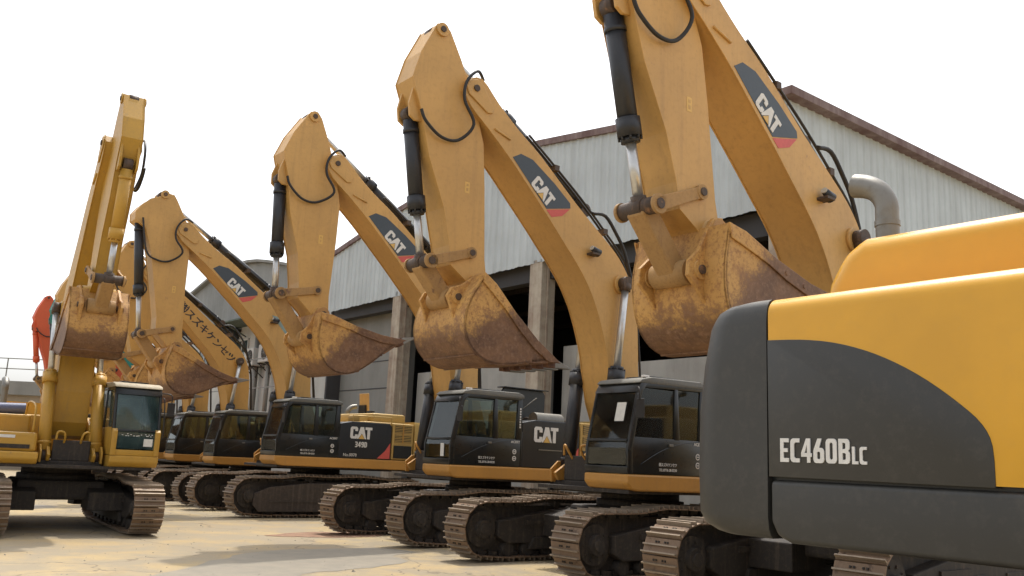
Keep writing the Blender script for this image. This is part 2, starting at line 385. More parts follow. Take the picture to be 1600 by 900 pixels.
def make_trackframe(guard=False):
    mb = MB().use('under')
    mb.prism([(-1.95, .30), (2.05, .30), (2.28, .42), (2.28, .68), (1.5, .80), (.6, .92), (-1.2, .92), (-1.7, .82), (-1.95, .7)], -.21, .21, .02)
    mb.prism([(-1.6, .20), (1.6, .20), (1.5, .40), (-1.5, .40)], .19, .262, .01).prism([(-1.6, .20), (1.6, .20), (1.5, .40), (-1.5, .40)], -.262, -.19, .01)
    mb.prism([(-2.2, .16), (2.5, .16), (2.78, .35), (2.78, .75), (2.4, .93), (-2.1, .98), (-2.4, .7)], -.03, .03)
    for i in range(9):
        x = -1.6+i*.45; mb.cyl((x, -.17, .20), (x, .17, .20), .12, n=14)
    for x in (-.75, .85): mb.cyl((x, -.13, .96), (x, .13, .96), .07, n=12)
    for x in (-1.2, -.2, .75): mb.box(x-.2, x+.2, .205, .235, .45, .62, .01).box(x-.2, x+.2, -.235, -.205, .45, .62, .01)
    mb.box(.95, 1.7, .205, .24, .62, .70).box(.95, 1.7, -.24, -.205, .62, .70)
    if guard:
        mb.use('guard').prism([(-1.95, .16), (2.35, .16), (2.52, .34), (2.5, .62), (2.1, .78), (1.0, .90), (-1.7, .90), (-2.0, .70)], .262, .285, .008)
        for x, z in ((-.2, .78), (.9, .72), (-1.3, .3), (.2, .3), (1.5, .3)): mb.cyl((x, .28, z), (x, .30, z), .035, n=8)
        mb.box(-1.9, 2.1, .284, .30, .40, .43)
    return mb.build('track_frame')
def make_wheel(x, z, spro):
    def f():
        mb = MB().use('under')
        mb.cyl((x, -.10, z), (x, .10, z), .385, n=32).cyl((x, -.15, z), (x, .15, z), .30, n=28).cyl((x, -.24, z), (x, .24, z), .15, n=20).cyl((x, -.27, z), (x, .27, z), .09, n=16)
        if spro:
            for k in range(17):
                a = 2*math.pi*k/17; m = Matrix.Translation((x, 0, z)) @ Matrix.Rotation(a, 4, 'Y')
                mb.box(.37, .43, -.04, .04, -.03, .03, mat=m)
            mb.cyl((x, -.28, z), (x, -.1, z), .26, n=24)
        for k in range(10):
            a = 2*math.pi*k/10; mb.cyl((x+.23*math.cos(a), -.17, z+.23*math.sin(a)), (x+.23*math.cos(a), .17, z+.23*math.sin(a)), .02, n=6)
        return mb.build('sprocket' if spro else 'idler_wheel')
    return f
def poly_offset(p, dx, dz): return (p[0]+dx, p[1]+dz)
def bar(mb, p0, p1, r): mb.cyl(p0, p1, r, n=8)

def cylinder(parent, name, a, b, l, r, rr, frac, bar_mat, gland='barrel', rodname='rod', w=.09, barrel_from_a=True):
    """hydraulic cylinder from a (barrel end) to b (rod end), both (f, z) at side offset l"""
    A = Vector((a[0], l, a[1])); B = Vector((b[0], l, b[1])); d = (B-A)
    g = A+d*frac; dn = d.normalized()
    mb = MB().use(bar_mat)
    mb.cyl(A+dn*.10, g, r, n=20)
    mb.use('grease').cyl(A+Vector((0, -w, 0)), A+Vector((0, w, 0)), r*1.05, n=16)
    mb.use(gland).cyl(g-dn*.20, g+dn*.02, r*1.22, n=20).cyl(g+dn*.02, g+dn*.09, r*.95, n=20).cyl(A+dn*.24, A+dn*.30, r*1.1, n=20)
    for k in range(8):
        t = 2*math.pi*k/8; o = dn.to_track_quat('Z', 'Y') @ Vector((math.cos(t), math.sin(t), 0))*r*1.08
        mb.cyl(g+o, g+o+dn*.06, r*.13, n=6)
    side = dn.to_track_quat('Z', 'Y') @ Vector((1, 0, 0))
    o = mb.build(name, parent)
    mr = MB().use('chrome').cyl(g+dn*.05, B-dn*.08, rr, n=16).use('grease').cyl(B-dn*.14, B-dn*.0, rr*1.5, n=14).cyl(B+Vector((0, -w, 0)), B+Vector((0, w, 0)), rr*1.9, n=16)
    mr.build(rodname, o)
    return o

def excavator(name, label, pos, heading, scale=1.0, group=None, boom_rot=0, stick_rot=0, bucket_rot=0, col='tan', col_stick=None, decal='brand',
              barrel='barrel', liftbarrel=None, stick_poly=None, cabstyle='dark', bucket_w=1.42, side='brand', hood_open=False, boom_k=1.0, guard=False, track_dx=0, stick_w=1.0, bucket_k=1.0, detail=2, panel_text=None, cut=None, skirt='skirt', label_cat='excavator'):
    e = thing(name, label, label_cat, pos, heading, group, scale)
    cs = col_stick or col; liftbarrel = liftbarrel or barrel
    # ---- undercarriage
    for s_ in (1, -1):
        t = cached('shoes', make_shoes, 'track', e); t.name = 'track'; t.location = (track_dx, s_*1.40, 0)
        fr = cached('tframeg', make_trackframe_guard, 'track_frame', t) if guard and s_ > 0 else cached('tframe', make_trackframe, 'track_frame', t)
        cached('idler', make_wheel(2.60, .55, False), 'idler_wheel', t); cached('sprocket', make_wheel(-2.25, .58, True), 'sprocket', t)
    mb = MB().use('under')
    mb.box(-.95, .95, -.85, .85, .62, 1.02, .06)
    for sx in (1, -1):
        for sy in (1, -1):
            mb.prism([(sx*.45, .45), (sx*1.25, .42), (sx*1.25, .80), (sx*.45, 1.0)], *(sorted((sy*.5, sy*1.22))), .02)
    mb.cyl((0, 0, 1.0), (0, 0, 1.14), .78, n=40).cyl((0, 0, 1.14), (0, 0, 1.27), .70, n=40)
    mb.build('undercarriage_frame', e)
    # ---- deck
    mb = MB().use('under').box(-2.2, 1.55, -.62, .62, 1.26, 1.44, .02)
    mb.box(-2.2, 1.9, (-1.55 if cabstyle != 'dark' else -.62), 1.55, 1.30, 1.36)
    mb.use(skirt)
    for s_ in (1, -1):
        fx = 2.02 if s_ > 0 or cabstyle != 'dark' else -.15
        mb.prism([(fx, 1.60), (fx, 1.46), (fx-.09, 1.37), (fx-.22, 1.345), (-2.25, 1.33), (-2.25, 1.60)], *(sorted((s_*.66, s_*1.64))), .03)
    for s_ in (1, -1):     # boom foot brackets
        mb.use(skirt).prism([(-.25, 1.43), (1.62, 1.43), (1.70, 1.56), (1.45, 1.72), (1.1, 1.74), (.75, 2.2), (.40, 2.36), (.15, 2.25), (-.2, 1.7)], *(sorted((s_*.40, s_*.46))), .012)
        mb.prism([(1.10, 1.40), (1.64, 1.40), (1.66, 1.62), (1.50, 1.76), (1.30, 1.76), (1.12, 1.64)], *(sorted((s_*.56, s_*.60))), .01)
    mb.use('grease').cyl((.40, -.52, 2.10), (.40, .52, 2.10), .085)
    mb.use('under').box(1.48, 1.54, -.36, .36, 1.44, 1.86, .02)
    for k in range(6): mb.cyl((1.5, -.25+.1*k, 1.6), (1.52, -.25+.1*k, 1.80), .02, n=8)
    mb.use(skirt)
    for s_ in (1, -1): mb.tube([(1.52, s_*.16, 1.80), (1.62, s_*.16, 1.92), (1.66, s_*.20, 2.02), (1.6, s_*.30, 2.02), (1.58, s_*.32, 1.86)], .022)
    mb.build('deck', e)
    # ---- right-hand side: tool box and tank
    body = 'navy' if cabstyle == 'dark' else col
    mb = MB().use(body if cabstyle == 'dark' else col)
    lx = 1.85 if cabstyle != 'dark' else -.25
    if cabstyle != 'dark': mb.box(.55, 1.85, -1.62, -.70, 1.60, 1.98, .05)
    mb.box(-.62, min(lx, .50), -1.62, -.70, 1.60, 2.62 if cabstyle == 'dark' else 2.36, .05)
    if cabstyle != 'dark':
        mb.use('under').box(1.856, 1.866, -1.5, -.82, 1.66, 1.74)
        mb.use(col).tube([(1.85, -.80, 1.98), (1.85, -.80, 2.45), (1.3, -.80, 2.6), (.5, -.80, 2.6), (.3, -.80, 2.3)], .02)
        mb.use('white').box(1.852, 1.86, -1.4, -1.1, 1.86, 1.92)
    mb.build('side_locker', e)
    # ---- engine house
    hoodcol = col if cabstyle != 'dark' else 'hoodyellow'
    mb = MB().use(hoodcol)
    if hood_open:
        mb.use('under').box(-2.2, -.60, -1.5, 1.45, 1.60, 2.48, .05)
        mb.use('steel').cyl((-.55, 1.1, 2.66), (-1.35, 1.1, 2.66), .16, n=24)
        mb.use('grease'); 
        for k in range(7): mb.tube([(-.5-.22*k, .5, 2.45), (-.6-.2*k, .8, 2.7+.04*(k % 3)), (-.9-.1*k, 1.2, 2.5)], .025)
    else:
        if cabstyle == 'dark': mb.box(-2.25, -.66, -1.60, 1.50, 1.60, 2.66, .05); mb.box(-2.15, -1.05, -1.3, 1.28, 2.60, 2.92, .07)
        else: mb.box(-2.25, -.66, -1.60, 1.50, 1.60, 2.40, .05)
        mb.use('rubber').box(-1.30, -1.20, .6, .9, 2.92 if cabstyle == 'dark' else 2.36, 3.0 if cabstyle == 'dark' else 2.5, .01)
        if cabstyle == 'dark': mb.use(hoodcol).box(-1.0, -.7, .4, 1.1, 2.62, 2.84, .05).tube([(-.25, 1.55, 2.62), (-.25, 1.55, 2.78), (-.9, 1.55, 2.80), (-1.5, 1.55, 2.80), (-1.52, 1.55, 2.62)], .018, smooth=0)
    mb.build('engine_hood', e, True)
    if cabstyle == 'dark':
        mb = MB().use('navy').prism([(.16, 1.61), (.16, 2.55), (-.2, 2.62), (-1.42, 2.62), (-1.50, 2.55), (-1.50, 1.61)], .72, 1.62, .02)
        sp = mb.build('side_panel', e)
        mb = MB(); X = (-1, 0, 0); Z = (0, 0, 1)
        brand(mb, (-.16, 1.632, 2.15), X, Z, .33)
        if side == '349D': letters(mb, '349D', (-.33, 1.632, 1.92), X, Z, .15)
        if side in ('349D',): text(mb, 'No.0078', (.02, 1.632, 1.66), X, Z, .12)
        mb.use('decalred').prism([(-1.06, 1.63), (-1.47, 1.63), (-1.47, 2.08), (-1.30, 1.84)], 1.625, 1.632)
        mb.use('white')
        if side != '349D':
            mb.use('steel').box(-1.40, -.30, 1.622, 1.64, 1.98, 2.0)
            mb.use('white').box(-1.05, -.98, 1.622, 1.63, 1.70, 1.75).box(-1.05, -.98, 1.622, 1.63, 1.78, 1.83)
        mb.build('panel_lettering', sp)
        mb = MB().use('hoodyellow').box(-2.25, -1.54, 1.48, 1.60, 1.62, 2.64, .02)
        for r in range(2):
            mb.use('black').box(-2.18, -1.62, 1.595, 1.606, 2.11+r*.27, 2.33+r*.27)
            for k in range(5):
                z = 2.12+r*.27+k*.045
                mb.use('hoodyellow').box(-2.18, -1.62, 1.60, 1.628, z, z+.022)
        mb.use('black').box(-2.20, -1.60, 1.60, 1.63, 1.66, 2.02, .01)
        mb.use('skirt').box(-1.90, -1.875, 1.60, 1.635, 2.10, 2.62)
        mb.build('radiator_door', e)
    else:
        MB().use(col).prism([(.16, 1.61), (.16, 2.40), (-2.1, 2.40), (-2.1, 1.61)], .72, 1.60, .03).build('side_panel', e)
    # ---- counterweight, stack
    mb = MB().use('hoodyellow' if cabstyle == 'dark' else col)
    pts = []
    for k in range(13):
        a = R_(90-15*k); pts.append((-2.62-1.15*max(0, math.cos(a))**.7, 1.60*math.sin(a)))
    ring = [(-2.28, 1.62)]+pts+[(-2.28, -1.62)]
    bmv = []
    for z in (1.30, 1.42, 2.60, 2.72):
        ins = .06 if z in (1.30, 2.72) else 0
        bmv.append([mb.bm.verts.new((x+ins*(1 if x < -2.3 else 0), y*(1-ins/1.6), z)) for x, y in ring])
    for a, b in zip(bmv, bmv[1:]):
        for k in range(len(ring)): mb.bm.faces.new((a[k], a[(k+1) % len(ring)], b[(k+1) % len(ring)], b[k]))
    mb.bm.faces.new(bmv[0][::-1]); mb.bm.faces.new(bmv[-1]); bmesh.ops.recalc_face_normals(mb.bm, faces=mb.bm.faces[:])
    mb.build('counterweight', e, True)
    MB().use('steel').cyl((-1.5, -1.1, 2.6), (-1.5, -1.1, 2.98), .07).tube([(-1.5, -1.1, 2.95), (-1.5, -1.1, 3.06), (-1.62, -1.1, 3.17), (-1.78, -1.1, 3.2)], .075, 12).build('exhaust_pipe', e, True)
    if side == '349D':
        MB().use('tan').prism([(-1.72, 2.9), (-1.66, 3.58), (-1.70, 3.58), (-1.76, 2.9)], -.75, -.2, .01).use('black').box(-1.70, -1.64, -.7, -.3, 2.9, 3.22).build('raised_hood_flap', e)
    if barrel == 'barrelyellow':
        MB().use('blue').cyl((-.1, -1.75, 2.46), (-.1, -.78, 2.50), .12, n=24).build('air_tank', e, True)
    if hood_open:
        MB().use('black').prism([(-.12, 2.6), (-.12, 3.28), (-.2, 3.36), (-1.35, 3.36), (-1.42, 3.28), (-1.42, 2.6)], .42, .47, .01).use('navy').box(-1.42, -.12, .30, .60, 3.36, 3.385, .005).use('steel').cyl((-.3, .5, 2.6), (-.3, 1.5, 3.1), .012, n=6).build('raised_engine_hood', e)
    # ---- cab
    cab(e, cabstyle, detail, panel_text)
    # ---- boom
    def br(p):
        q = rot(p, FOOT, boom_rot); return (FOOT[0]+(q[0]-FOOT[0])*boom_k, FOOT[1]+(q[1]-FOOT[1])*boom_k)
    tip = br(TIP)
    def st(p):
        q = rot(p, TIP, stick_rot); return (q[0]-TIP[0]+tip[0], q[1]-TIP[1]+tip[1])
    mb = MB().use(col)
    mb.prism([br(p) for p in BOOM], lambda p: -.335, lambda p: .335, .0)
    # side plates stand a little proud of top and bottom plates
    big = [br(p) for p in BOOM]
    cx = sum(p[0] for p in big)/len(big); 
    def inset(P, d):
        out = []; n = len(P)
        ar = sum(P[i][0]*P[(i+1) % n][1]-P[(i+1) % n][0]*P[i][1] for i in range(n)); sg = 1 if ar > 0 else -1
        for i in range(n):
            a = Vector(P[i-1]); b = Vector(P[(i+1) % n]); t = (b-a).normalized(); out.append((P[i][0]-sg*t.y*d, P[i][1]+sg*t.x*d))
        return out
    rim = inset(big, -.018)
    for s_ in (1, -1): mb.prism(rim, *(sorted((s_*.337, s_*.357))), .005, 1)
    # forked tip plates and bosses
    for s_ in (1, -1):
        mb.prism([br(p) for p in [(4.50, 7.70), (4.35, 7.75), (4.24, 7.68), (4.00, 7.36), (4.02, 7.26), (4.12, 7.24), (4.50, 7.46), (4.56, 7.58)]], *(sorted((s_*.358, s_*.385))), .01)
        mb.use('grease').cyl((tip[0], s_*.385, tip[1]), (tip[0], s_*.41, tip[1]), .055).use(col)
        p = br((3.95, 7.02)); q = br((3.62, 6.92))
        mb.cyl((p[0], s_*.37, p[1]), (q[0], s_*.37, q[1]), .018, n=6)
        lp = br((.98, 4.90)); mb.cyl((lp[0], s_*.34, lp[1]), (lp[0], s_*.42, lp[1]), .17, n=24)
    bo = mb.build('boom', e)
    # pipes along the top of the boom
    mb = MB().use('rubber')
    top = [br(p) for p in [(3.15, 7.12), (2.5, 6.68), (1.9, 6.26), (1.3, 5.78), (.80, 5.3), (.52, 4.66), (.42, 3.9), (.34, 3.1)]]
    for l, o_ in ((.24, .05), (.17, .05), (-.17, .05), (-.24, .05)):
        mb.tube([(p[0]-.02-.03*(i > 3), l, p[1]+o_) for i, p in enumerate(top)], .021, 6)
    mid = [br(p) for p in [(1.62, 6.10), (1.30, 6.12), (1.02, 5.85), (.80, 5.55), (.62, 5.1), (.50, 4.8)]]
    mb.tube([(p[0], .26, p[1]) for p in mid], .032, 8)
    for i in (1, 3, 5): p = top[i]; mb.use('grease').box(p[0]-.05, p[0]+.05, -.28, .28, p[1]+.0, p[1]+.10)
    mb.use('rubber')
    p = br((3.2, 7.3)); 
    mb.build('hydraulic_pipes', bo)
    if decal == 'brand':
        mb = MB().use('decal'); L0, L1 = .3575, .3615
        D = [(3.55, 6.64), (3.38, 6.74), (3.12, 6.70), (2.62, 6.40), (2.25, 6.13), (2.24, 6.04), (2.78, 5.92)]
        mb.prism([br(p) for p in D], L0, L1)
        mb.use('decalred').prism([br(p) for p in [(2.25, 6.025), (2.78, 5.905), (2.66, 5.80), (2.42, 5.87)]], L0, L1)
        a, b = br((3.14, 6.28)), br((2.80, 6.00)); o_ = br((3.15, 6.27))
        d = Vector((b[0]-a[0], 0, b[1]-a[1])); nrm = Vector((-d.z, 0, d.x)); nrm = nrm if nrm.z > 0 else -nrm
        brand(mb, (o_[0], .3655, o_[1]), d, nrm, .25)
        if stick_poly is STICK_ROUND:
            mb.use('decalblue').prism([br(p) for p in [(1.78, 5.52), (1.62, 5.50), (1.18, 5.02), (1.16, 4.92), (1.30, 4.96)]], L0, L1)
        mb.build('boom_logo', bo)
    elif decal == 'kana':
        mb = MB(); a, b = br((3.32, 6.56)), br((1.45, 4.98)); d = Vector((b[0]-a[0], 0, b[1]-a[1])); nrm = Vector((-d.z, 0, d.x)); nrm = nrm if nrm.z > 0 else -nrm
        tmp = MB(); text(tmp, 'ツ', (0, 0, 0), (1, 0, 0), (0, 1, 0), 1); x1_ = max(v_.co.x for v_ in tmp.bm.verts)
        tmp = MB(); text(tmp, 'ツツ', (0, 0, 0), (1, 0, 0), (0, 1, 0), 1); adv = max(v_.co.x for v_ in tmp.bm.verts)-x1_
        hh = .34; du = d.normalized(); nu = (nrm-du*nrm.dot(du)).normalized()
        for q in (0, .007, -.007, .014):
            o_ = Vector((a[0], .3605+abs(q)*.02, a[1]))+du*q+nu*q*.4
            text(mb, '㈱スズキケン', o_, d, nrm, hh, 'ink', 1.0, .003)
            text(mb, 'ツ', o_+du*adv*hh*7, d, nrm, hh, 'ink', 1.0, .003)
        for gl in ([(.04, .42), (.84, .56), (.92, .62), (.97, .55), (.80, .28), (.71, .32), (.82, .47), (.05, .33)], [(.32, .86), (.43, .86), (.43, .20), (.47, .13), (.88, .13), (.88, .03), (.43, .03), (.35, .07), (.32, .16)]):
            o_ = Vector((a[0], .3608+.0006*len(gl), a[1]))+du*adv*hh*6
            mb.use('ink').add_mesh(outline_mesh([gl], .002), frame(o_, d, nrm) @ Matrix.Diagonal((hh*adv, hh*adv, 1, 1)))
        mb.build('boom_lettering', bo)
    if decal != 'kana':
        mb = MB().use('grease'); p = br((1.72, 5.32))
        mb.box(p[0]-.08, p[0]+.10, .34, .52, p[1]-.03, p[1]+.01, .005); mb.use('barrel').cyl((p[0]-.10, .45, p[1]+.02), (p[0]+.06, .45, p[1]+.09), .075, .045)
        mb.use('lens').cyl((p[0]+.06, .45, p[1]+.09), (p[0]+.075, .45, p[1]+.097), .044)
        mb.build('boom_lamp', bo)
    # ---- stick
    SP = [st(p) for p in (stick_poly or STICK)]
    mb = MB().use(cs).prism(SP, -.245*stick_w, .245*stick_w, .0)
    rim = inset(SP, -.014)
    for s_ in (1, -1): mb.prism(rim, *(sorted((s_*.247*stick_w, s_*.262*stick_w))), .004, 1)
    ct = CYLTOP if stick_poly is not STICK_ROUND else (5.48, 7.64)
    lug = [(5.20, 7.50), (5.42, 7.40), (5.49, 7.08), (5.46, 6.88), (5.36, 6.82), (5.20, 6.84), (5.05, 6.35)] if ct is CYLTOP else [(5.4, 7.9), (5.58, 7.76), (5.62, 7.60), (5.50, 7.50), (5.3, 7.45)]
    for s_ in (1, -1): mb.prism([st(p) for p in lug], *(sorted((s_*.14, s_*.19))), .008)
    t = st(TAIL)
    for s_ in (1, -1): mb.use(cs).cyl((t[0], s_*.26*stick_w, t[1]), (t[0], s_*.30*stick_w, t[1]), .11, n=20).use('grease').cyl((t[0], s_*.30*stick_w, t[1]), (t[0], s_*.32*stick_w, t[1]), .05)
    pb = st(BPIN)
    mb.use(cs).cyl((pb[0], -.32, pb[1]), (pb[0], .32, pb[1]), .155, n=24).use('grease').cyl((pb[0], -.35, pb[1]), (pb[0], .35, pb[1]), .07)
    so = mb.build('stick', e)
    if detail > 1 and decal == 'brand':
        q = st((4.36, 5.95)); mb = MB(); 
        mb.use('decalyellow').box(q[0]-.045, q[0]+.045, .2625, .2645, q[1]-.09, q[1]+.09)
        mb.use('tan').box(q[0]-.02, q[0]+.02, .2645, .266, q[1]-.06, q[1]-.01).box(q[0]-.02, q[0]+.02, .2645, .266, q[1]+.02, q[1]+.06)
        mb.build('sticker', so)
    # hose looping over the side of the stick into the boom
    mb = MB().use('rubber')
    H = [st(ct), st((5.25, 6.80)), st((4.95, 6.62)), st((4.62, 6.66))]
    H2 = [br((4.42, 6.95)), br((4.62, 7.30)), br((4.60, 7.62)), br((4.40, 7.86)), br((4.15, 7.84))]
    pts = [(p[0], .33, p[1]) for p in H]+[(p[0], .43, p[1]) for p in H2[:4]]+[(H2[4][0], .25, H2[4][1])]
    mb.tube(pts, .026, 8, smooth=6)
    pts = [(x-.04, y-.09+(.0 if i < 4 else .0), z+.05) for i, (x, y, z) in enumerate(pts)]
    mb.build('hose', so, True)
    # ---- cylinders
    tl = st(TAIL); base = br((1.62, 6.20)); 
    cylinder(e, 'stick_cylinder', base, tl, 0, .115, .062, .56, barrel, gland=barrel)
    bb = st(ct); rd = st(RODEND)
    # linkage
    idl = st(IDLER)
    def bk(p):   # bucket-local to machine
        q = (BPIN[0]+p[0]*bucket_k, BPIN[1]+p[1]*bucket_k); q = rot(q, BPIN, bucket_rot); q = rot(q, TIP, stick_rot); return (q[0]-TIP[0]+tip[0], q[1]-TIP[1]+tip[1])
    lk = bk((BLINK[0]-BPIN[0], BLINK[1]-BPIN[1]))
    cylinder(e, 'bucket_cylinder', bb, rd, 0, .118, .062, .64, barrel, gland=barrel)
    mb = MB().use('link')
    for s_ in (1, -1):
        y0, y1 = sorted((s_*.268, s_*.31))
        for a, b, ra in ((rd, idl, .085),):
            d = Vector((b[0]-a[0], b[1]-a[1])); n_ = Vector((-d.y, d.x)).normalized()*ra
            mb.prism([(a[0]+n_.x, a[1]+n_.y), (a[0]-n_.x, a[1]-n_.y), (b[0]-n_.x*.8, b[1]-n_.y*.8), (b[0]+n_.x*.8, b[1]+n_.y*.8)], y0, y1, .01)
            mb.cyl((a[0], y0, a[1]), (a[0], y1, a[1]), .115, n=20).cyl((b[0], y0-.01, b[1]), (b[0], y1+.01, b[1]), .09, n=20)
            mb.use('grease').cyl((a[0], y0-.02, a[1]), (a[0], y1+.02, a[1]), .06).cyl((b[0], y0-.03, b[1]), (b[0], y1+.03, b[1]), .05).use('link')
    d = Vector((lk[0]-rd[0], lk[1]-rd[1])); n_ = Vector((-d.y, d.x)).normalized()*.13
    mb.prism([(rd[0]+n_.x, rd[1]+n_.y), (rd[0]-n_.x, rd[1]-n_.y), (lk[0]-n_.x, lk[1]-n_.y), (lk[0]+n_.x, lk[1]+n_.y)], -.13, .13, .03)
    mb.use('grease').cyl((rd[0], -.29, rd[1]), (rd[0], .29, rd[1]), .10, n=20)
    mb.use('link').cyl((lk[0], -.26, lk[1]), (lk[0], .26, lk[1]), .15, n=20)
    mb.build('bucket_linkage', e, False)
    # ---- bucket
    hw = bucket_w/2
    shell = sm2(BCOUT, 3)
    mb = MB().use('bucketworn')
    mb.sheet([bk(p) for p in shell][::-1], -hw, hw, .035)
    for s_ in (1, -1):
        y0, y1 = sorted((s_*hw, s_*(hw-.035)))
        cheek = [(0.16, .06), (-.02, -.08), (-.40, -.46), (-.90, -.86), (-1.24, -1.08)]+shell[::-1][1:]
        mb.prism([bk(p) for p in cheek], y0, y1, .006)
        y0, y1 = sorted((s_*(hw+.026), s_*(hw-.0)))
        mb.prism([bk(p) for p in [(0.20, .09), (-.03, -.06), (-.42, -.44), (-.90, -.83), (-1.20, -1.02), (-1.40, -1.15), (-1.14, -1.15), (-.84, -.98), (-.50, -.70), (-.26, -.46), (-.02, -.26), (.22, -.07)]], y0, y1, .008)
        for k in range(3): c_ = bk((-.52-.25*k, -.62-.21*k)); mb.cyl((c_[0], y0-.01, c_[1]), (c_[0], y1+.01, c_[1]), .03, n=8)
    mb.prism([bk(p) for p in [(-1.32, -1.15), (-1.28, -1.06), (-.80, -1.12), (-.80, -1.21)]], -hw, hw, .008)
    # wear ribs across the heel
    for k in range(3):
        a = bk(shell[18+4*k]); mb.cyl((a[0], -hw*.98, a[1]), (a[0], hw*.98, a[1]), .022, n=6)
    # hinge ears
    for s_ in (1, -1):
        y0, y1 = sorted((s_*.345, s_*.40))
        mb.use('bucketworn').prism([bk(p) for p in [(-.13, -.06), (-.10, .12), (.04, .15), (.16, .08), (.40, -.10), (.58, -.16), (.66, -.30), (.58, -.46), (.50, -.68), (.36, -.50), (.20, -.3), (0, -.2)]], y0, y1, .012)
        p = bk((.46, -.30)); mb.cyl((p[0], y0-.02, p[1]), (p[0], y1+.02, p[1]), .115, n=20).use('grease').cyl((p[0], y0-.04, p[1]), (p[0], y1+.04, p[1]), .055)
        p = bk((0, 0)); mb.use('bucket').cyl((p[0], y0-.02, p[1]), (p[0], y1+.02, p[1]), .135, n=20).use('grease').cyl((p[0], y0-.04, p[1]), (p[0], y1+.04, p[1]), .06)
    bu = mb.build('bucket', e)
    uvl = bu.data.uv_layers.new(name='bucket_space'); pin = bk((0, 0)); ang = R_(-(bucket_rot+stick_rot)); ca, sa = math.cos(ang), math.sin(ang)
    for lp in bu.data.loops:
        co_ = bu.data.vertices[lp.vertex_index].co; x, z = co_.x-pin[0], co_.z-pin[1]
        uvl.data[lp.index].uv = (x*ca-z*sa, x*sa+z*ca)
    for k in range(5):
        y = -hw+.13+(2*hw-.26)*k/4
        mb = MB().use('rust').prism([bk(p) for p in [(-1.20, -1.22), (-1.20, -1.04), (-1.36, -1.06), (-1.36, -1.22)]], y-.065, y+.065, .01)
        mb.use('steel').prism([bk(p) for p in [(-1.33, -1.06), (-1.68, -1.18), (-1.70, -1.21), (-1.33, -1.22)]], y-.05, y+.05, .008)
        mb.build('tooth', bu)
    # ---- lift cylinders
    lt = br((.98, 4.90))
    for s_ in (1, -1):
        cylinder(e, 'boom_cylinder', (1.36, 1.52), lt, s_*.49, .125, .065, .53, liftbarrel, gland='barrel' if liftbarrel == 'barrel' else liftbarrel, w=.07)
    return e

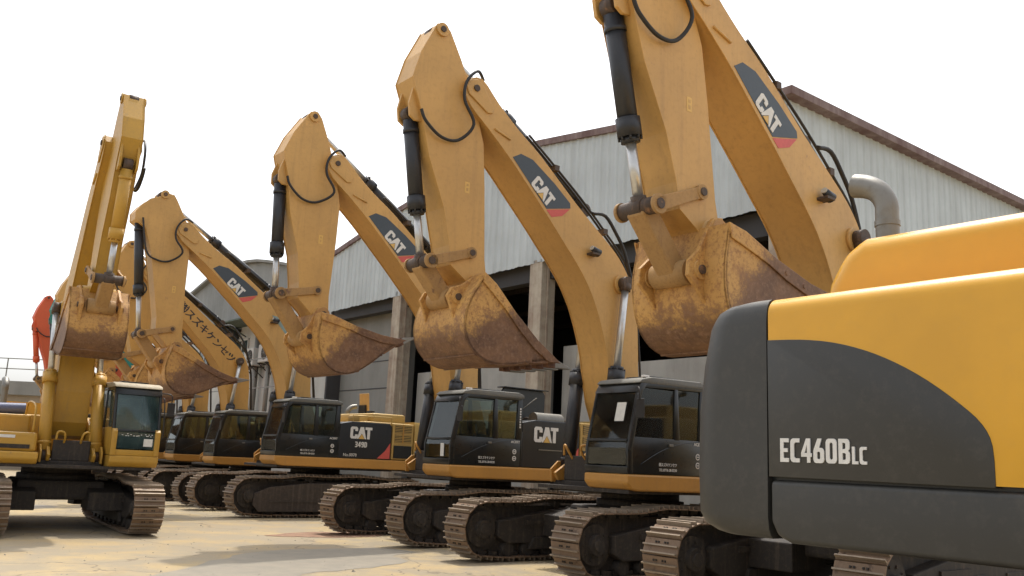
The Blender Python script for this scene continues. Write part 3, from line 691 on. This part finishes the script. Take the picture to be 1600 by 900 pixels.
def cab(e, style, detail, panel_text):
    dark = style == 'dark'
    y0, y1 = .66, 1.62
    body = 'black'; lower = 'black' if dark else 'yellow'
    # side profile of the cab
    fr_bot = (1.98, 1.62); fr_mid = (2.0, 2.0); fr_top = (1.76, 3.0)
    mb = MB().use(body)
    zs = 2.18
    for y in (y0, y1-.05):
        # lower side panel
        mb.use(lower if dark else 'yellow').prism([(1.94, 1.61), (1.96, 1.98), (1.94, zs), (.20, zs), (.20, 1.61)], y, y+.05, .01)
        mb.use(body)
        mb.prism([(1.99, 1.61), (2.01, 2.0), (1.80, 2.92), (1.66, 3.06), (1.54, 3.06), (1.70, 2.90), (1.90, 2.0), (1.88, 1.61)], y-.002, y+.052, .012)   # A pillar
        mb.prism([(.94, zs-.02), (.94, 3.0), (.86, 3.0), (.80, zs-.02)], y-.001, y+.051, .01)
        mb.prism([(.34, zs-.02), (.30, 3.02), (.18, 3.05), (.16, zs-.02)], y-.001, y+.051, .01)
        mb.prism([(1.74, 2.96), (.2, 3.0), (.18, 3.10), (1.6, 3.09)], y-.0015, y+.0515, .01)
    # front sill, back wall, header
    mb.use(lower if not dark else body).prism([(2.0, 1.60), (2.02, 1.72), (1.94, 1.72), (1.92, 1.60)], y0, y1, .012)
    mb.use(body).prism([(1.83, 2.88), (1.74, 3.04), (1.60, 3.06), (1.70, 2.90)], y0, y1, .012)
    mb.prism([(2.005, 2.10), (2.0, 2.14), (1.95, 2.14), (1.96, 2.10)], y0+.04, y1-.04, .004)
    mb.box(.15, .20, y0, y1, 1.61, 2.35, .01).box(.16, .20, y0+.05, y1-.05, 2.9, 3.05)
    mb.box(.2, 1.92, y0+.04, y1-.04, 1.60, 1.66)
    if not dark:
        for y in (y0-.004, y1-.10): mb.use('yellow').prism([(2.03, 1.60), (2.04, 2.10), (1.97, 2.16), (1.90, 2.1), (1.90, 1.60)], y, y+.108, .012)
    mb.use('roof' if dark else 'roofbeige').prism([(1.80, 3.03), (1.72, 3.10), (1.5, 3.145), (.3, 3.165), (.14, 3.12), (.14, 3.04)], y0-.02, y1+.015, .03)
    mb.use('black').box(.5, 1.3, y0+.2, y1-.2, 3.15, 3.19, .01)
    if dark: mb.use('white').box(1.50, 1.62, y1-.12, y1-.04, 3.13, 3.17, .01)
    co = mb.build('cab', e, True, 35)
    g = 'glass' if dark else 'glassteal'
    MB().use(g).prism([(1.99, 1.74), (1.995, 2.0), (1.79, 2.90), (1.775, 2.90), (1.98, 2.0), (1.975, 1.74)], y0+.06, y1-.06).build('windshield', co)
    for y in (y0+.02, y1-.03):
        MB().use(g).prism([(1.88, zs), (1.67, 2.96), (.94, 2.96), (.90, zs)], y, y+.008).build('door_window', co)
        MB().use(g).prism([(.80, zs), (.86, 2.98), (.31, 2.99), (.34, zs)], y, y+.008).build('rear_side_window', co)
    MB().use(g).box(.165, .175, y0+.05, y1-.05, 2.35, 2.92).build('rear_window', co)
    mb = MB().use('seat').box(.55, 1.0, .92, 1.36, 1.98, 2.12, .05).box(.48, .60, .94, 1.34, 2.1, 2.72, .05).box(.62, .98, .86, 1.42, 1.66, 1.98, .02)
    mb.box(1.0, 1.3, .80, .90, 1.66, 2.25, .03).box(1.0, 1.3, 1.38, 1.48, 1.66, 2.25, .03)
    mb.use('curtain').box(1.55, 1.72, .72, .95, 1.66, 2.5, .03)
    mb.use('steel').cyl((1.22, .86, 2.2), (1.26, .86, 2.45), .02).cyl((1.22, 1.43, 2.2), (1.26, 1.43, 2.45), .02)
    mb.build('operator_seat', co)
    mb = MB().use('rubber').tube([(1.82, y1, 2.95), (1.95, y1+.16, 2.92), (1.95, y1+.18, 2.74)], .012).box(1.92, 1.95, y1+.10, y1+.26, 2.46, 2.76, .01)
    mb.build('mirror', co)
    mb = MB().use('rubber').tube([(1.97, y1+.02, 1.95), (2.03, y1+.05, 2.1), (1.88, y1+.05, 2.75), (1.83, y1+.02, 2.85)], .013)
    mb.build('grab_rail', co)
    MB().use('steel').box(.98, 1.08, y1, y1+.025, 2.06, 2.10, .005).build('door_handle', co)
    mb = MB()
    if dark:
        mb.use('decal').tube([(1.72, y1+.003, 1.76), (1.25, y1+.003, 1.98), (.75, y1+.003, 2.12), (.25, y1+.003, 2.17)], .006, 4)
        X = (-1, 0, 0); Z = (0, 0, 1)
        if panel_text:
            text(mb, '㈱スズキケンセツ', (1.30, y1+.004, 1.745), X, Z, .065, wx=.82, bold=.01)
            text(mb, 'TEL.0776-28-0220', (1.30, y1+.004, 1.665), X, Z, .06, wx=.95, bold=.01)
        text(mb, 'ACERT', (.46, y1+.004, 2.10), X, Z, .07, wx=1.1, bold=.02)
        for z in (1.92, 1.78): mb.use('white').cyl((.36, y1+.001, z), (.36, y1+.005, z), .052, n=20); mb.use('decal').cyl((.36, y1+.004, z), (.36, y1+.007, z), .034, n=20); mb.use('white').box(.33, .39, y1+.007, y1+.009, z-.008, z+.008)
        if panel_text == 'sign':
            mb.use('white')
            for k in range(8): mb.box(.215, .25, y1+.002, y1+.006, 2.42+.055*k, 2.455+.055*k)
            mb.use('paper').prism([(2.008, 1.76), (2.012, 2.02), (2.006, 2.02), (2.002, 1.76)], 1.28, 1.40)
        if panel_text == 'paper': mb.use('paper').prism([(1.852, 2.72), (1.92, 2.42), (1.914, 2.42), (1.846, 2.72)], 1.22, 1.42)
    else:
        mb.use('paper').box(2.012, 2.016, y1-.32, y1-.14, 1.80, 1.96)
        rnd = random.Random(4)
        mb.use('white')
        for k in range(16):
            y = y0+.14+.7*rnd.random(); z = 2.0+.05*rnd.random(); mb.box(2.012, 2.014, y, y+.03, z, z+.012)
    if mb.mats: mb.build('cab_sign', co)
    return co

# ------------------------------------------------------------------ ground
def ground_mat():
    m, n, b = nodes('dusty concrete yard')
    c = coords(n, 1)
    a = noise(n, c, .10, 6, .6); d = noise(n, c, .9, 8, .68); f = noise(n, c, 9, 8, .75); g = noise(n, c, 60, 4, .7)
    col = mix(n, ramp(n, a, .38, .62), (.335, .252, .138, 1), (.43, .335, .188, 1))
    col = mix(n, ramp(n, d, .46, .62), (.285, .24, .17, 1), col)
    mm = n.nodes.new('ShaderNodeMath'); mm.operation = 'MULTIPLY'; mm.inputs[1].default_value = .5; n.links.new(ramp(n, f, .5, .75), mm.inputs[0])
    col = mix(n, mm.outputs[0], col, (.26, .215, .155, 1))
    st = noise(n, coords(n, (.35, .35, .35)), 1.0, 3, .5)
    col = mix(n, ramp(n, st, .64, .70), col, (.22, .20, .17, 1))
    vo = n.nodes.new('ShaderNodeTexVoronoi'); vo.feature = 'DISTANCE_TO_EDGE'; vo.inputs['Scale'].default_value = .28
    wv = n.nodes.new('ShaderNodeVectorMath'); wv.operation = 'ADD'; nz = n.nodes.new('ShaderNodeTexNoise'); nz.inputs['Scale'].default_value = 1.2; nz.inputs['Detail'].default_value = 6
    n.links.new(c, nz.inputs['Vector']); n.links.new(c, wv.inputs[0]); n.links.new(nz.outputs[1], wv.inputs[1]); n.links.new(wv.outputs[0], vo.inputs['Vector'])
    col = mix(n, ramp(n, vo.outputs['Distance'], .002, .007), (.19, .155, .11, 1), col)
    tr = noise(n, coords(n, (1.6, .35, 1)), 1.0, 7, .7)
    col = mix(n, ramp(n, tr, .60, .72), col, (.30, .235, .15, 1))
    sp_ = noise(n, c, 30, 3, .6); col = mix(n, ramp(n, sp_, .66, .70), col, (.17, .14, .11, 1))
    n.links.new(col, b.inputs['Base Color']); b.inputs['Roughness'].default_value = .9; b.inputs['Specular IOR Level'].default_value = .2
    bump(n, b, mix(n, .5, f, g), .5, .01); return m
MAT['ground'] = ground_mat()
mb = MB().use('ground'); bm = mb.bm
bm.faces.new([bm.verts.new(p) for p in ((-900, -300, 0), (900, -300, 0), (900, 1500, 0), (-900, 1500, 0))])
o = mb.build('ground'); o['kind'] = 'structure'
def patch(name, c0, pts, m, z):
    mb = MB().use(m); P = catmull([Vector((*p, 0)) for p in pts+[pts[0]]], 5)[:-1]; rnd = random.Random(len(pts))
    mb.bm.faces.new([mb.bm.verts.new(U*(p.x+rnd.uniform(-.06, .06))+V*(p.y+rnd.uniform(-.06, .06))+Vector((0, 0, z))) for p in P])
    o = mb.build(name); o['kind'] = 'structure'; return o
def flat_mat(name, a, b_, sc):
    m, n, b = nodes(name); c = coords(n, 1); f = noise(n, c, sc, 8, .7)
    n.links.new(mix(n, ramp(n, f, .35, .65), a, b_), b.inputs['Base Color']); b.inputs['Roughness'].default_value = .9; bump(n, b, f, .4, .01); return m
MAT['shadegrit'] = flat_mat('painted shade and grit grey', (.205, .185, .15, 1), (.255, .225, .175, 1), 3)  # painted shadow tone for the yard patch, also the colour of the grit
MAT['redsoil'] = flat_mat('reddish soil', (.17, .085, .05, 1), (.30, .19, .12, 1), 5)
patch('painted_shadow_patch', 0, [(11.6, 3.0), (12.8, 4.2), (13.8, 5.2), (15.1, 6.6), (15.3, 7.9), (15.1, 9.1), (14.4, 9.3), (14.0, 8.6), (13.2, 8.4), (12.6, 7.4), (12.2, 6.1), (10.9, 4.6)], 'shadegrit', .004)  # boom and bucket shadow painted on the ground as a darker patch
patch('red_soil_patch', 0, [(17.9, 7.9), (18.5, 9.0), (18.3, 10.2), (17.6, 10.6), (17.2, 9.6), (17.5, 8.5)], 'redsoil', .006)

# ------------------------------------------------------------------ big shed
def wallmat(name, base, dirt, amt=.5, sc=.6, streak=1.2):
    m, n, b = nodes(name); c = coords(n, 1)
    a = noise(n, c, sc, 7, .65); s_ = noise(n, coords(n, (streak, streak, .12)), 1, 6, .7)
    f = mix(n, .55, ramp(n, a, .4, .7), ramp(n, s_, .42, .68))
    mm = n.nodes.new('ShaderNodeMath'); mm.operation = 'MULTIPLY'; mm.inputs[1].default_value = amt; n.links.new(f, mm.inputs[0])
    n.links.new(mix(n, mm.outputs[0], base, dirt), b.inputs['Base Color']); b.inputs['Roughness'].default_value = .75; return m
MAT['sheet'] = wallmat('corrugated pale sheet', (.54, .60, .63, 1), (.36, .39, .40, 1), .9)
MAT['fascia'] = wallmat('rusty roof edge', (.13, .075, .07, 1), (.33, .27, .26, 1), .8, 2, 3)
MAT['plaster'] = wallmat('grimy plaster', (.40, .40, .38, 1), (.22, .21, .19, 1), .8)
MAT['blockgrey'] = wallmat('grey cement wall', (.25, .25, .235, 1), (.15, .15, .14, 1), .8)
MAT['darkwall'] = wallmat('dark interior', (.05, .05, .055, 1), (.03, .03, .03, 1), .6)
MAT['column'] = wallmat('peeling column paint', (.46, .41, .33, 1), (.17, .09, .06, 1), 1.0, 2.2, 3)
MAT['oldwall'] = wallmat('mould stained render', (.27, .28, .275, 1), (.13, .135, .13, 1), .9, .35, .9)
MAT['whitewash'] = wallmat('old whitewash', (.52, .52, .49, 1), (.30, .29, .27, 1), .7, .5, 1)
MAT['beige'] = wallmat('beige render', (.33, .27, .20, 1), (.2, .17, .13, 1), .6)
V0 = 19.0
shed = thing('industrial_shed', 'large open shed clad in pale corrugated sheet with rusty roof edge', 'building', W(13, V0), 0)
shed.rotation_euler = (0, 0, math.atan2(U.y, U.x))    # local x = U, local y = -V
def SH(u_, v_, z): return Vector((u_-13, -(v_-V0), z))
def corr_wall(name, prof_top, prof_bot, a0, a1, axis, fixed, amp=.035, pitch=.36, mat='sheet', parent=None, out=1):
    """corrugated wall; axis 'u' or 'v'; prof_* map the running coordinate to height"""
    mb = MB().use(mat); step = pitch/6; n = int((a1-a0)/step); rows = []
    shape = [0, 0, 1, 1, 0, 0]
    for i in range(n+1):
        a = a0+i*step; k = [0, 1, 1, 0, 0, 0][i % 6]*amp*out
        p = (lambda z: SH(a, fixed-k, z)) if axis == 'u' else (lambda z: SH(fixed-k, a, z))
        rows.append((mb.bm.verts.new(p(prof_bot(a)-.03*(((i//6)*7919) % 3)/3)), mb.bm.verts.new(p(prof_top(a)))))
    for r, q in zip(rows, rows[1:]): mb.bm.faces.new((r[0], q[0], q[1], r[1]))
    return mb.build(name, parent)
def lerp_prof(P):
    def f(a):
        for (x0, z0), (x1, z1) in zip(P, P[1:]):
            if x0 <= a <= x1: return z0+(z1-z0)*(a-x0)/(x1-x0)
        return P[0][1] if a < P[0][0] else P[-1][1]
    return f
TOPP = [(12.9, 11.35), (15.5, 11.7), (18.9, 12.1), (22.9, 12.6), (26.0, 12.85), (32.1, 12.0), (38.4, 10.85)]
topf = lerp_prof(TOPP)
corr_wall('gable_cladding', topf, lambda a: 8.5-.011*(a-13), 12.95, 38.4, 'u', V0, parent=shed)
corr_wall('side_cladding', lambda a: 11.35, lambda a: .4, V0+.02, V0+26, 'v', 12.95, parent=shed)
mb = MB().use('fascia')
for (x0, z0), (x1, z1) in zip(TOPP, TOPP[1:]):
    a = SH(x0, V0-.14, z0); 
    P = [SH(x0, V0-.12, z0-.06), SH(x1, V0-.12, z1-.06), SH(x1, V0-.12, z1+.16), SH(x0, V0-.12, z0+.16)]
    Q = [p+Vector((0, -.30, 0)) for p in P]
    vs = [mb.bm.verts.new(p) for p in P+Q]
    for q in ((0, 1, 2, 3), (7, 6, 5, 4), (0, 4, 5, 1), (1, 5, 6, 2), (2, 6, 7, 3), (3, 7, 4, 0)): mb.bm.faces.new([vs[i] for i in q])
mb.build('gable_fascia', shed)
MB().use('fascia').box(12.62-13, 13.1-13, -26, .26, 11.30, 11.53, .01).build('eave_gutter', shed)
# roof
mb = MB().use('blockgrey')
for (x0, z0), (x1, z1) in zip(TOPP, TOPP[1:]):
    vs = [mb.bm.verts.new(p) for p in (SH(x0, V0+.1, z0+.02), SH(x1, V0+.1, z1+.02), SH(x1, V0+26, z1+.02), SH(x0, V0+26, z0+.02))]
    mb.bm.faces.new(vs)
mb.build('roof', shed)
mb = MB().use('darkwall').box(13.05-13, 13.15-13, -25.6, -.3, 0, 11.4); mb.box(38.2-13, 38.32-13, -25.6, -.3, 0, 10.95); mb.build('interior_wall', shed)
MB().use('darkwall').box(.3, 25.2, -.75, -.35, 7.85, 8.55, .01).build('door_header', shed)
for cu in (13.25, 22.9, 31.9):
    mb = MB().use('column').box(cu-13-.32, cu-13+.32, -.62, .0, 0, 8.5, .02)
    mb.box(cu-13-.40, cu-13-.34, -.3, -.22, .5, 8.3); mb.build('column', shed)
# bay infill walls
mb = MB().use('plaster').box(13.6-13, 22.55-13, -1.3, -1.05, 0, 4.9, .01); mb.box(20.9-13, 22.4-13, -1.02, -.93, 0, 5.6, .01)
mb.build('low_wall', shed)
mb = MB().use('plaster').box(23.25-13, 31.55-13, -1.3, -1.05, 0, 5.15, .01).build('low_wall', shed)
mb = MB().use('blockgrey').box(32.25-13, 38.3-13, -1.3, -1.0, 0, 8.45)
for z in (2.2, 3.4, 4.6, 5.8): mb.use('darkwall').box(32.3-13, 38.2-13, -.998, -.98, z, z+.04)
mb.build('bay_wall', shed)
mb = MB().use('under').box(20.05-13, 20.75-13, -1.04, -.98, 0, 5.2, .01).use('whitewash').box(19.8-13, 20.0-13, -1.04, -.94, 0, 5.5, .01).build('shed_door', shed)
mb = MB().use('under'); 
for k in range(5):
    z = 10.4-.2*k; mb.box(14-13, 38-13, -5-4*k, -4.8-4*k, 8.9, 9.1)
mb.build('roof_beam', shed)

# ------------------------------------------------------------------ older building to the left, with arched gable
old = thing('old_workshop', 'older grey render building with low arched gable and stained wall, left of the corrugated shed', 'building', W(13, V0), 0)
old.rotation_euler = shed.rotation_euler
ARC = [(38.9, 9.7), (40.2, 10.2), (42.6, 11.0), (45.5, 11.7), (49.5, 12.35), (54.4, 12.3), (58.1, 11.65), (60.2, 11.2), (66, 9.6)]
arc = sm2(ARC, 3)
VO = 19.6
def uvprism(mb, poly, v0, v1):
    A = [mb.bm.verts.new(SH(p[0], v0, p[1])) for p in poly]; B = [mb.bm.verts.new(SH(p[0], v1, p[1])) for p in poly]; n = len(poly)
    fs = [mb.bm.faces.new(A), mb.bm.faces.new(B[::-1])]+[mb.bm.faces.new((A[i], A[(i+1) % n], B[(i+1) % n], B[i])) for i in range(n)]
    for f in fs: f.material_index = mb.mi
    bmesh.ops.recalc_face_normals(mb.bm, faces=fs)
mb = MB().use('oldwall'); uvprism(mb, [(38.9, 9.0)]+arc+[(66, 8.4)], VO, VO+14); mb.build('upper_wall', old)
mb = MB().use('whitewash'); uvprism(mb, [(38.9, 0), (38.9, 9.0), (66, 8.4), (66, 0)], VO-.02, VO+14)
for z in (1.8, 3.3, 4.8, 6.3): mb.use('blockgrey').box(25.9, 49, .65, .68, z, z+.05)
mb.build('lower_wall', old)
mb = MB().use('blockgrey')
for a, b in zip(arc, arc[1:]): uvprism(mb, [(a[0], a[1]+.02), (b[0], b[1]+.02), (b[0], b[1]+.17), (a[0], a[1]+.17)], VO-.3, VO+14.2)
mb.build('roof', old)
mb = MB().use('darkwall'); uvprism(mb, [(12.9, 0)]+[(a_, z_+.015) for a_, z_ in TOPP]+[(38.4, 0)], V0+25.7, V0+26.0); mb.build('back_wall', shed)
def winbox(u0, u1, z0, z1):
    m1 = MB().use('whitewash'); x0, x1 = u0-13, u1-13; y = -(VO-V0)
    m1.box(x0, x1, y, y+.09, z0, z0+.1).box(x0, x1, y, y+.09, z1-.1, z1).box(x0, x0+.1, y, y+.09, z0, z1).box(x1-.1, x1, y, y+.09, z0, z1).box((x0+x1)/2-.05, (x0+x1)/2+.05, y, y+.085, z0, z1)
    f = m1.build('window', old); MB().use('glassdark').box(x0+.05, x1-.05, y+.02, y+.05, z0+.05, z1-.05).build('pane', f)
MAT['glassdark'] = simple('dark window glass', (.05, .07, .07), .1)
for u0 in (40.3, 48.6, 54.5): winbox(u0, u0+1.9, 5.6, 7.9)
mb = MB().use('teal'); mb.box(43.8-13, 51-13, -.55, .9, 8.6, 8.68); 
for u0 in (44, 46.5, 49, 50.8): mb.cyl((u0-13, .8, 8.6), (u0-13, -.5, 8.0), .04, n=6)
MAT['awning'] = flat_mat('faded green awning', (.06, .09, .08, 1), (.12, .15, .13, 1), 2)
mb.mats = ['awning']; aw = mb.build('awning', old)
mb = MB().use('steel').cyl((44.9-13, -.25, 1.0), (44.9-13, -.25, 8.6), .12).cyl((46.6-13, -.25, 1.0), (46.6-13, -.25, 8.6), .16).build('drain_pipe', old)
for k, (u0, z0) in enumerate(((46.0, 6.15), (44.1, 6.25))):
    t = thing('air_conditioner', ('white air conditioner on a bracket, left one of the pair', 'white air conditioner on a bracket, right one of the pair')[k]+' on the old grey building', 'air conditioner', W(u0, VO-.05, z0), math.atan2(U.y, U.x), 'air conditioners on the old building wall')
    mb = MB().use('whitewash').box(0, 1.25, .25, .75, 0, .95, .03).build('casing', t)
    mb = MB().use('under').cyl((.45, .752, .48), (.45, .77, .48), .36, n=28)
    mb.use('steel')
    for q in range(6): a = q*math.pi/6; mb.cyl((.45-.35*math.cos(a), .775, .48-.35*math.sin(a)), (.45+.35*math.cos(a), .775, .48+.35*math.sin(a)), .008, n=5)
    mb.build('fan_grille', t)
    mb = MB().use('under'); 
    for x in (.15, 1.1): mb.box(x-.03, x+.03, .0, .8, -.08, -.02).cyl((x, .75, -.05), (x, .02, -.6), .03, n=6)
    for q in range(3): mb.tube([(.3+.3*q, .3, -.05), (.2+.3*q, .35, -.35), (.45+.2*q, .3, -.6)], .03, 6)
    mb.build('bracket', t)
MAT['bowl'] = simple('dark hood canvas', (.05, .055, .055), .8)
mb = MB().use('bowl').cyl((51.2-13, -.2, 7.4), (51.2-13, -.2, 8.5), .7, 1.35, n=24).build('vent_cowl', old)

# ------------------------------------------------------------------ far low building with railing
far = thing('low_flat_building', 'low beige flat-roofed building with metal railing on its roof, far left edge', 'building', (-36, 53, 0))
mb = MB().use('beige').box(-26, 9.2, 0, 14, 0, 4.25).build('wall', far)
mb = MB().use('blockgrey').box(-26.2, 9.5, -.35, 14.2, 4.25, 5.05, .02).build('parapet', far)
mb = MB().use('steel')
for z in (5.75, 6.35): mb.box(-26, 9.3, -.10, -.05, z, z+.05)
for k in range(15): x = -26+2.5*k; mb.box(x, x+.05, -.10, -.05, 5.05, 6.35)
mb.build('railing', far)
mb = MB().use('under').cyl((6.2, -.4, 1.7), (6.2, -.4, 2.2), .35).build('water_tank', far)

# ------------------------------------------------------------------ the row of excavators
HEAD = math.atan2(-V.y, -V.x)
G = 'excavators parked side by side in a row'
excavator('excavator', 'tan excavator whose boom rises behind the amber and grey machine, cut off at top', W(6.85, 12.0), HEAD, 1.0, G,
          track_dx=-.2, boom_rot=-.3, stick_rot=-3.5, bucket_rot=-20, bucket_k=1.13, col='tan', side='brand', panel_text='paper')
excavator('excavator', 'tan excavator with dark cab right beside the counterweight of the amber machine', W(11.5, 12.2), HEAD, 1.0, G,
          col='tan', col_stick='tan', panel_text='paper', hood_open=False)
excavator('excavator', 'tan excavator with dark engine hood raised behind its black cab', W(16.6, 12.4), HEAD, 1.0, G,
          stick_rot=6.5, bucket_rot=-35, hood_open=True, panel_text='sign')
excavator('excavator', 'tan excavator with number 349D on its dark side panel and rounded stick head', W(24.2, 12.1), HEAD, 1.0, G,
          boom_rot=-2.3, stick_rot=3.3, bucket_rot=-19, stick_poly=STICK_ROUND, guard=True, side='349D', panel_text='plain')
excavator('excavator', 'tan excavator with dark Japanese characters painted down its boom', W(28.6, 12.0), HEAD, .92, G, decal='kana', guard=True, col='tan2', detail=1, bucket_rot=-10)
excavator('excavator', 'tan excavator just beyond the one with Japanese lettering on its boom', W(32.2, 12.0), HEAD, .92, G, decal='none', col='tan2', detail=1, stick_rot=2, bucket_rot=-5)
excavator('excavator', 'farthest tan excavator of the row, cab peeking out beside the yellow machine', W(35.8, 12.0), HEAD, .92, G, decal='none', col='tan', detail=1, stick_rot=4)
excavator('excavator', 'teal green excavator mostly hidden behind the far end of the row', W(39.6, 12.6), HEAD, .92, G, decal='none', col='teal', detail=1, cabstyle='x')
excavator('excavator', 'orange red excavator arm standing behind the left yellow machine', W(42.6, 12.55), HEAD, .92, G, decal='none', col='red', detail=1, barrel='red', cabstyle='x')
# the yellow machine facing the camera
excavator('excavator', 'bright yellow excavator facing the viewer at left with teal tinted cab glass', W(20.5, 4.45), math.atan2(-U.y, -U.x)-R_(4), .93, None,
          track_dx=-.3, boom_rot=15.5, stick_rot=-1, bucket_rot=0, stick_w=.8, boom_k=.93, col='yellow', decal='none', cabstyle='x', barrel='barrelyellow', bucket_w=1.14, skirt='yellow', detail=1)

# ------------------------------------------------------------------ grey and amber machine in the foreground
ec = thing('excavator', 'large amber and charcoal excavator in the right foreground, engine side towards us', 'excavator', W(.57, 6.6), math.atan2(-U.y, -U.x), None)
# local: x = forward (-U), y = left (+V); its right flank at y = -1.5; offset so that f = x - .57
def E_(f): return f+.57
SIDE = -1.5
mb = MB().use('charcoal')
# rounded counterweight: plan outline swept with rounded top and bottom
def cw_ring(z, ins, bulge):
    pts = []
    x0 = E_(-3.665)
    R = .30
    rear = E_(-4.29)-bulge+ins
    pts.append((x0, SIDE+ins*.35))
    for k in range(0, 10):
        a = R_(90*k/9); pts.append((rear+R-R*math.sin(a)*1.0, SIDE+ins*.35+R-R*math.cos(a)))
    for k in range(1, 8): t = k/8; pts.append((rear-.22*math.sin(math.pi*t), SIDE+R+(3.0-2*R)*t))
    for k in range(9, -1, -1):
        a = R_(90*k/9); pts.append((rear+R-R*math.sin(a), -(SIDE+ins*.35+R-R*math.cos(a))))
    pts.append((x0, -(SIDE+ins*.35)))
    return [mb.bm.verts.new((x, y, z)) for x, y in pts]
prof = [(1.285, .16, .05), (1.30, .10, .06), (1.345, .03, .08), (1.42, .0, .095), (1.72, 0, .11), (2.13, 0, .10), (2.45, 0, .06), (2.72, .0, .0), (2.78, .02, -.01), (2.83, .05, -.01), (2.865, .11, -.01), (2.883, .20, -.02)]
rings = [cw_ring(*p) for p in prof]
for a, b in zip(rings, rings[1:]):
    n = len(a)
    for k in range(n): mb.bm.faces.new((a[k], a[(k+1) % n], b[(k+1) % n], b[k]))
mb.bm.faces.new(rings[0][::-1]); mb.bm.faces.new(rings[-1]); bmesh.ops.recalc_face_normals(mb.bm, faces=mb.bm.faces[:])
mb.build('counterweight', ec, True, 50)
XF = E_(-.20)
def side_slab(mat, poly, y0, y1, bev, name, seg=3, parent=ec):
    return MB().use(mat).prism(poly, y0, y1, bev, seg).build(name, parent, True, 50)
x0 = E_(-3.65)
curve = sm2([(-3.655, 2.59), (-3.4, 2.575), (-3.17, 2.54), (-2.95, 2.475), (-2.75, 2.385), (-2.56, 2.27), (-2.38, 2.13), (-2.27, 2.02), (-2.22, 1.90), (-2.215, 1.68)], 3)
curve = [(E_(a), z) for a, z in curve]
# main amber body, then the charcoal door inset flush, then the charcoal lower skirt
def flank(mat, poly, y_out, name, depth=.05, bev=.006):
    return side_slab(mat, poly, y_out, y_out+depth, bev, name, 2)
mb = MB().use('volvo')
RR = .12; pr = [(SIDE, 1.69)]
for k in range(0, 11): a_ = R_(9*k); pr.append((SIDE+RR-RR*math.cos(a_), 2.885-RR+RR*math.sin(a_)))
for k in range(10, -1, -1): a_ = R_(9*k); pr.append((1.47-RR+RR*math.cos(a_), 2.885-RR+RR*math.sin(a_)))
pr.append((1.47, 1.69))
A_ = [mb.bm.verts.new((x0, y, z)) for y, z in pr]; B_ = [mb.bm.verts.new((XF, y, z)) for y, z in pr]
for k in range(len(pr)): mb.bm.faces.new((A_[k], A_[(k+1) % len(pr)], B_[(k+1) % len(pr)], B_[k]))
mb.bm.faces.new(A_); mb.bm.faces.new(B_[::-1]); bmesh.ops.recalc_face_normals(mb.bm, faces=mb.bm.faces[:])
body = mb.build('engine_body', ec, True, 50)
door = flank('charcoal', [(E_(-3.65), 1.685)]+curve, SIDE-.006, 'engine_door', .06, .004)
skirt = side_slab('charcoal', [(x0, 1.665), (XF, 1.665), (XF, 1.27), (E_(-3.50), 1.27), (E_(-3.60), 1.31), (x0, 1.40)], SIDE, 1.5, .035, 'lower_skirt', 4)
MB().use('black').box(x0-.02, XF-.05, SIDE+.05, 1.4, 1.655, 1.70).build('seam', ec)
mb = MB(); X = (1, 0, 0); Z = (0, 0, 1)
xx = letters(mb, 'Ec460B', (E_(-3.555), SIDE-.011, 1.782), X, Z, .152, 'white', .09, .92)
letters(mb, 'Lc', (E_(-3.555)+xx+.002, SIDE-.011, 1.782), X, Z, .105, 'white', .10, .92)
mb.build('model_lettering', ec)
side_slab('volvo', [(E_(-3.72), 2.80), (E_(-3.66), 3.10), (E_(-3.52), 3.33), (E_(-3.36), 3.41), (E_(-2.26), 3.405), (XF, 3.40), (XF, 2.80)], -.80, .9, .14, 'upper_hood', 9)
mb = MB().use('steel').tube([(E_(-3.37), -.4, 3.2), (E_(-3.37), -.4, 3.62), (E_(-3.375), -.4, 3.74), (E_(-3.43), -.4, 3.84), (E_(-3.52), -.4, 3.90), (E_(-3.62), -.4, 3.93)], lambda t: .085 if t < .5 else .085+.015*(t-.5), 20)
mb.cyl((E_(-3.37), -.4, 3.56), (E_(-3.37), -.4, 3.60), .092, n=20)
mb.build('exhaust_pipe', ec, True)
mb = MB().use('under').box(-1.0, 1.0, -.9, .9, .55, 1.02, .05).cyl((0, 0, 1.0), (0, 0, 1.27), .75, n=36).box(-2.7, 2.4, -1.2, 1.2, 1.262, 1.30)
mb.build('undercarriage_frame', ec)
for s_ in (1, -1):
    t = cached('shoes', make_shoes, 'track', ec); t.name = 'track'; t.location = (0, s_*1.35, 0)
    cached('tframe', make_trackframe, 'track_frame', t); cached('idler', None, 'idler_wheel', t); cached('sprocket', None, 'sprocket', t)
mb = MB().use('volvo').box(XF+.01, XF+2.0, -1.5, -.7, 1.35, 2.5, .06).build('side_locker', ec)

# ------------------------------------------------------------------ grit and small stones lying on the yard
rnd = random.Random(11); mb = MB(); 
for k in range(1500):
    a_ = rnd.uniform(1, 34); b_ = rnd.uniform(-3, 11)
    r_ = rnd.choice((.006, .008, .010, .013, .018)) if rnd.random() < .985 else rnd.uniform(.02, .04)
    mb.use('shadegrit')
    c_ = W(a_, b_, r_*.3); vs = [mb.bm.verts.new(c_+Vector((r_*rnd.uniform(.7, 1.3)*math.cos(t), r_*rnd.uniform(.7, 1.3)*math.sin(t), -r_*.3))) for t in (0, 1.3, 2.6, 3.9, 5.1)]
    tp = mb.bm.verts.new(c_+Vector((rnd.uniform(-.3, .3)*r_, rnd.uniform(-.3, .3)*r_, r_*rnd.uniform(.3, .8))))
    for i in range(5): f = mb.bm.faces.new((vs[i], vs[(i+1) % 5], tp)); f.material_index = mb.mi
o = mb.build('gravel'); tag(o, 'loose grit and small stones scattered over the concrete yard', 'gravel'); o['kind'] = 'stuff'
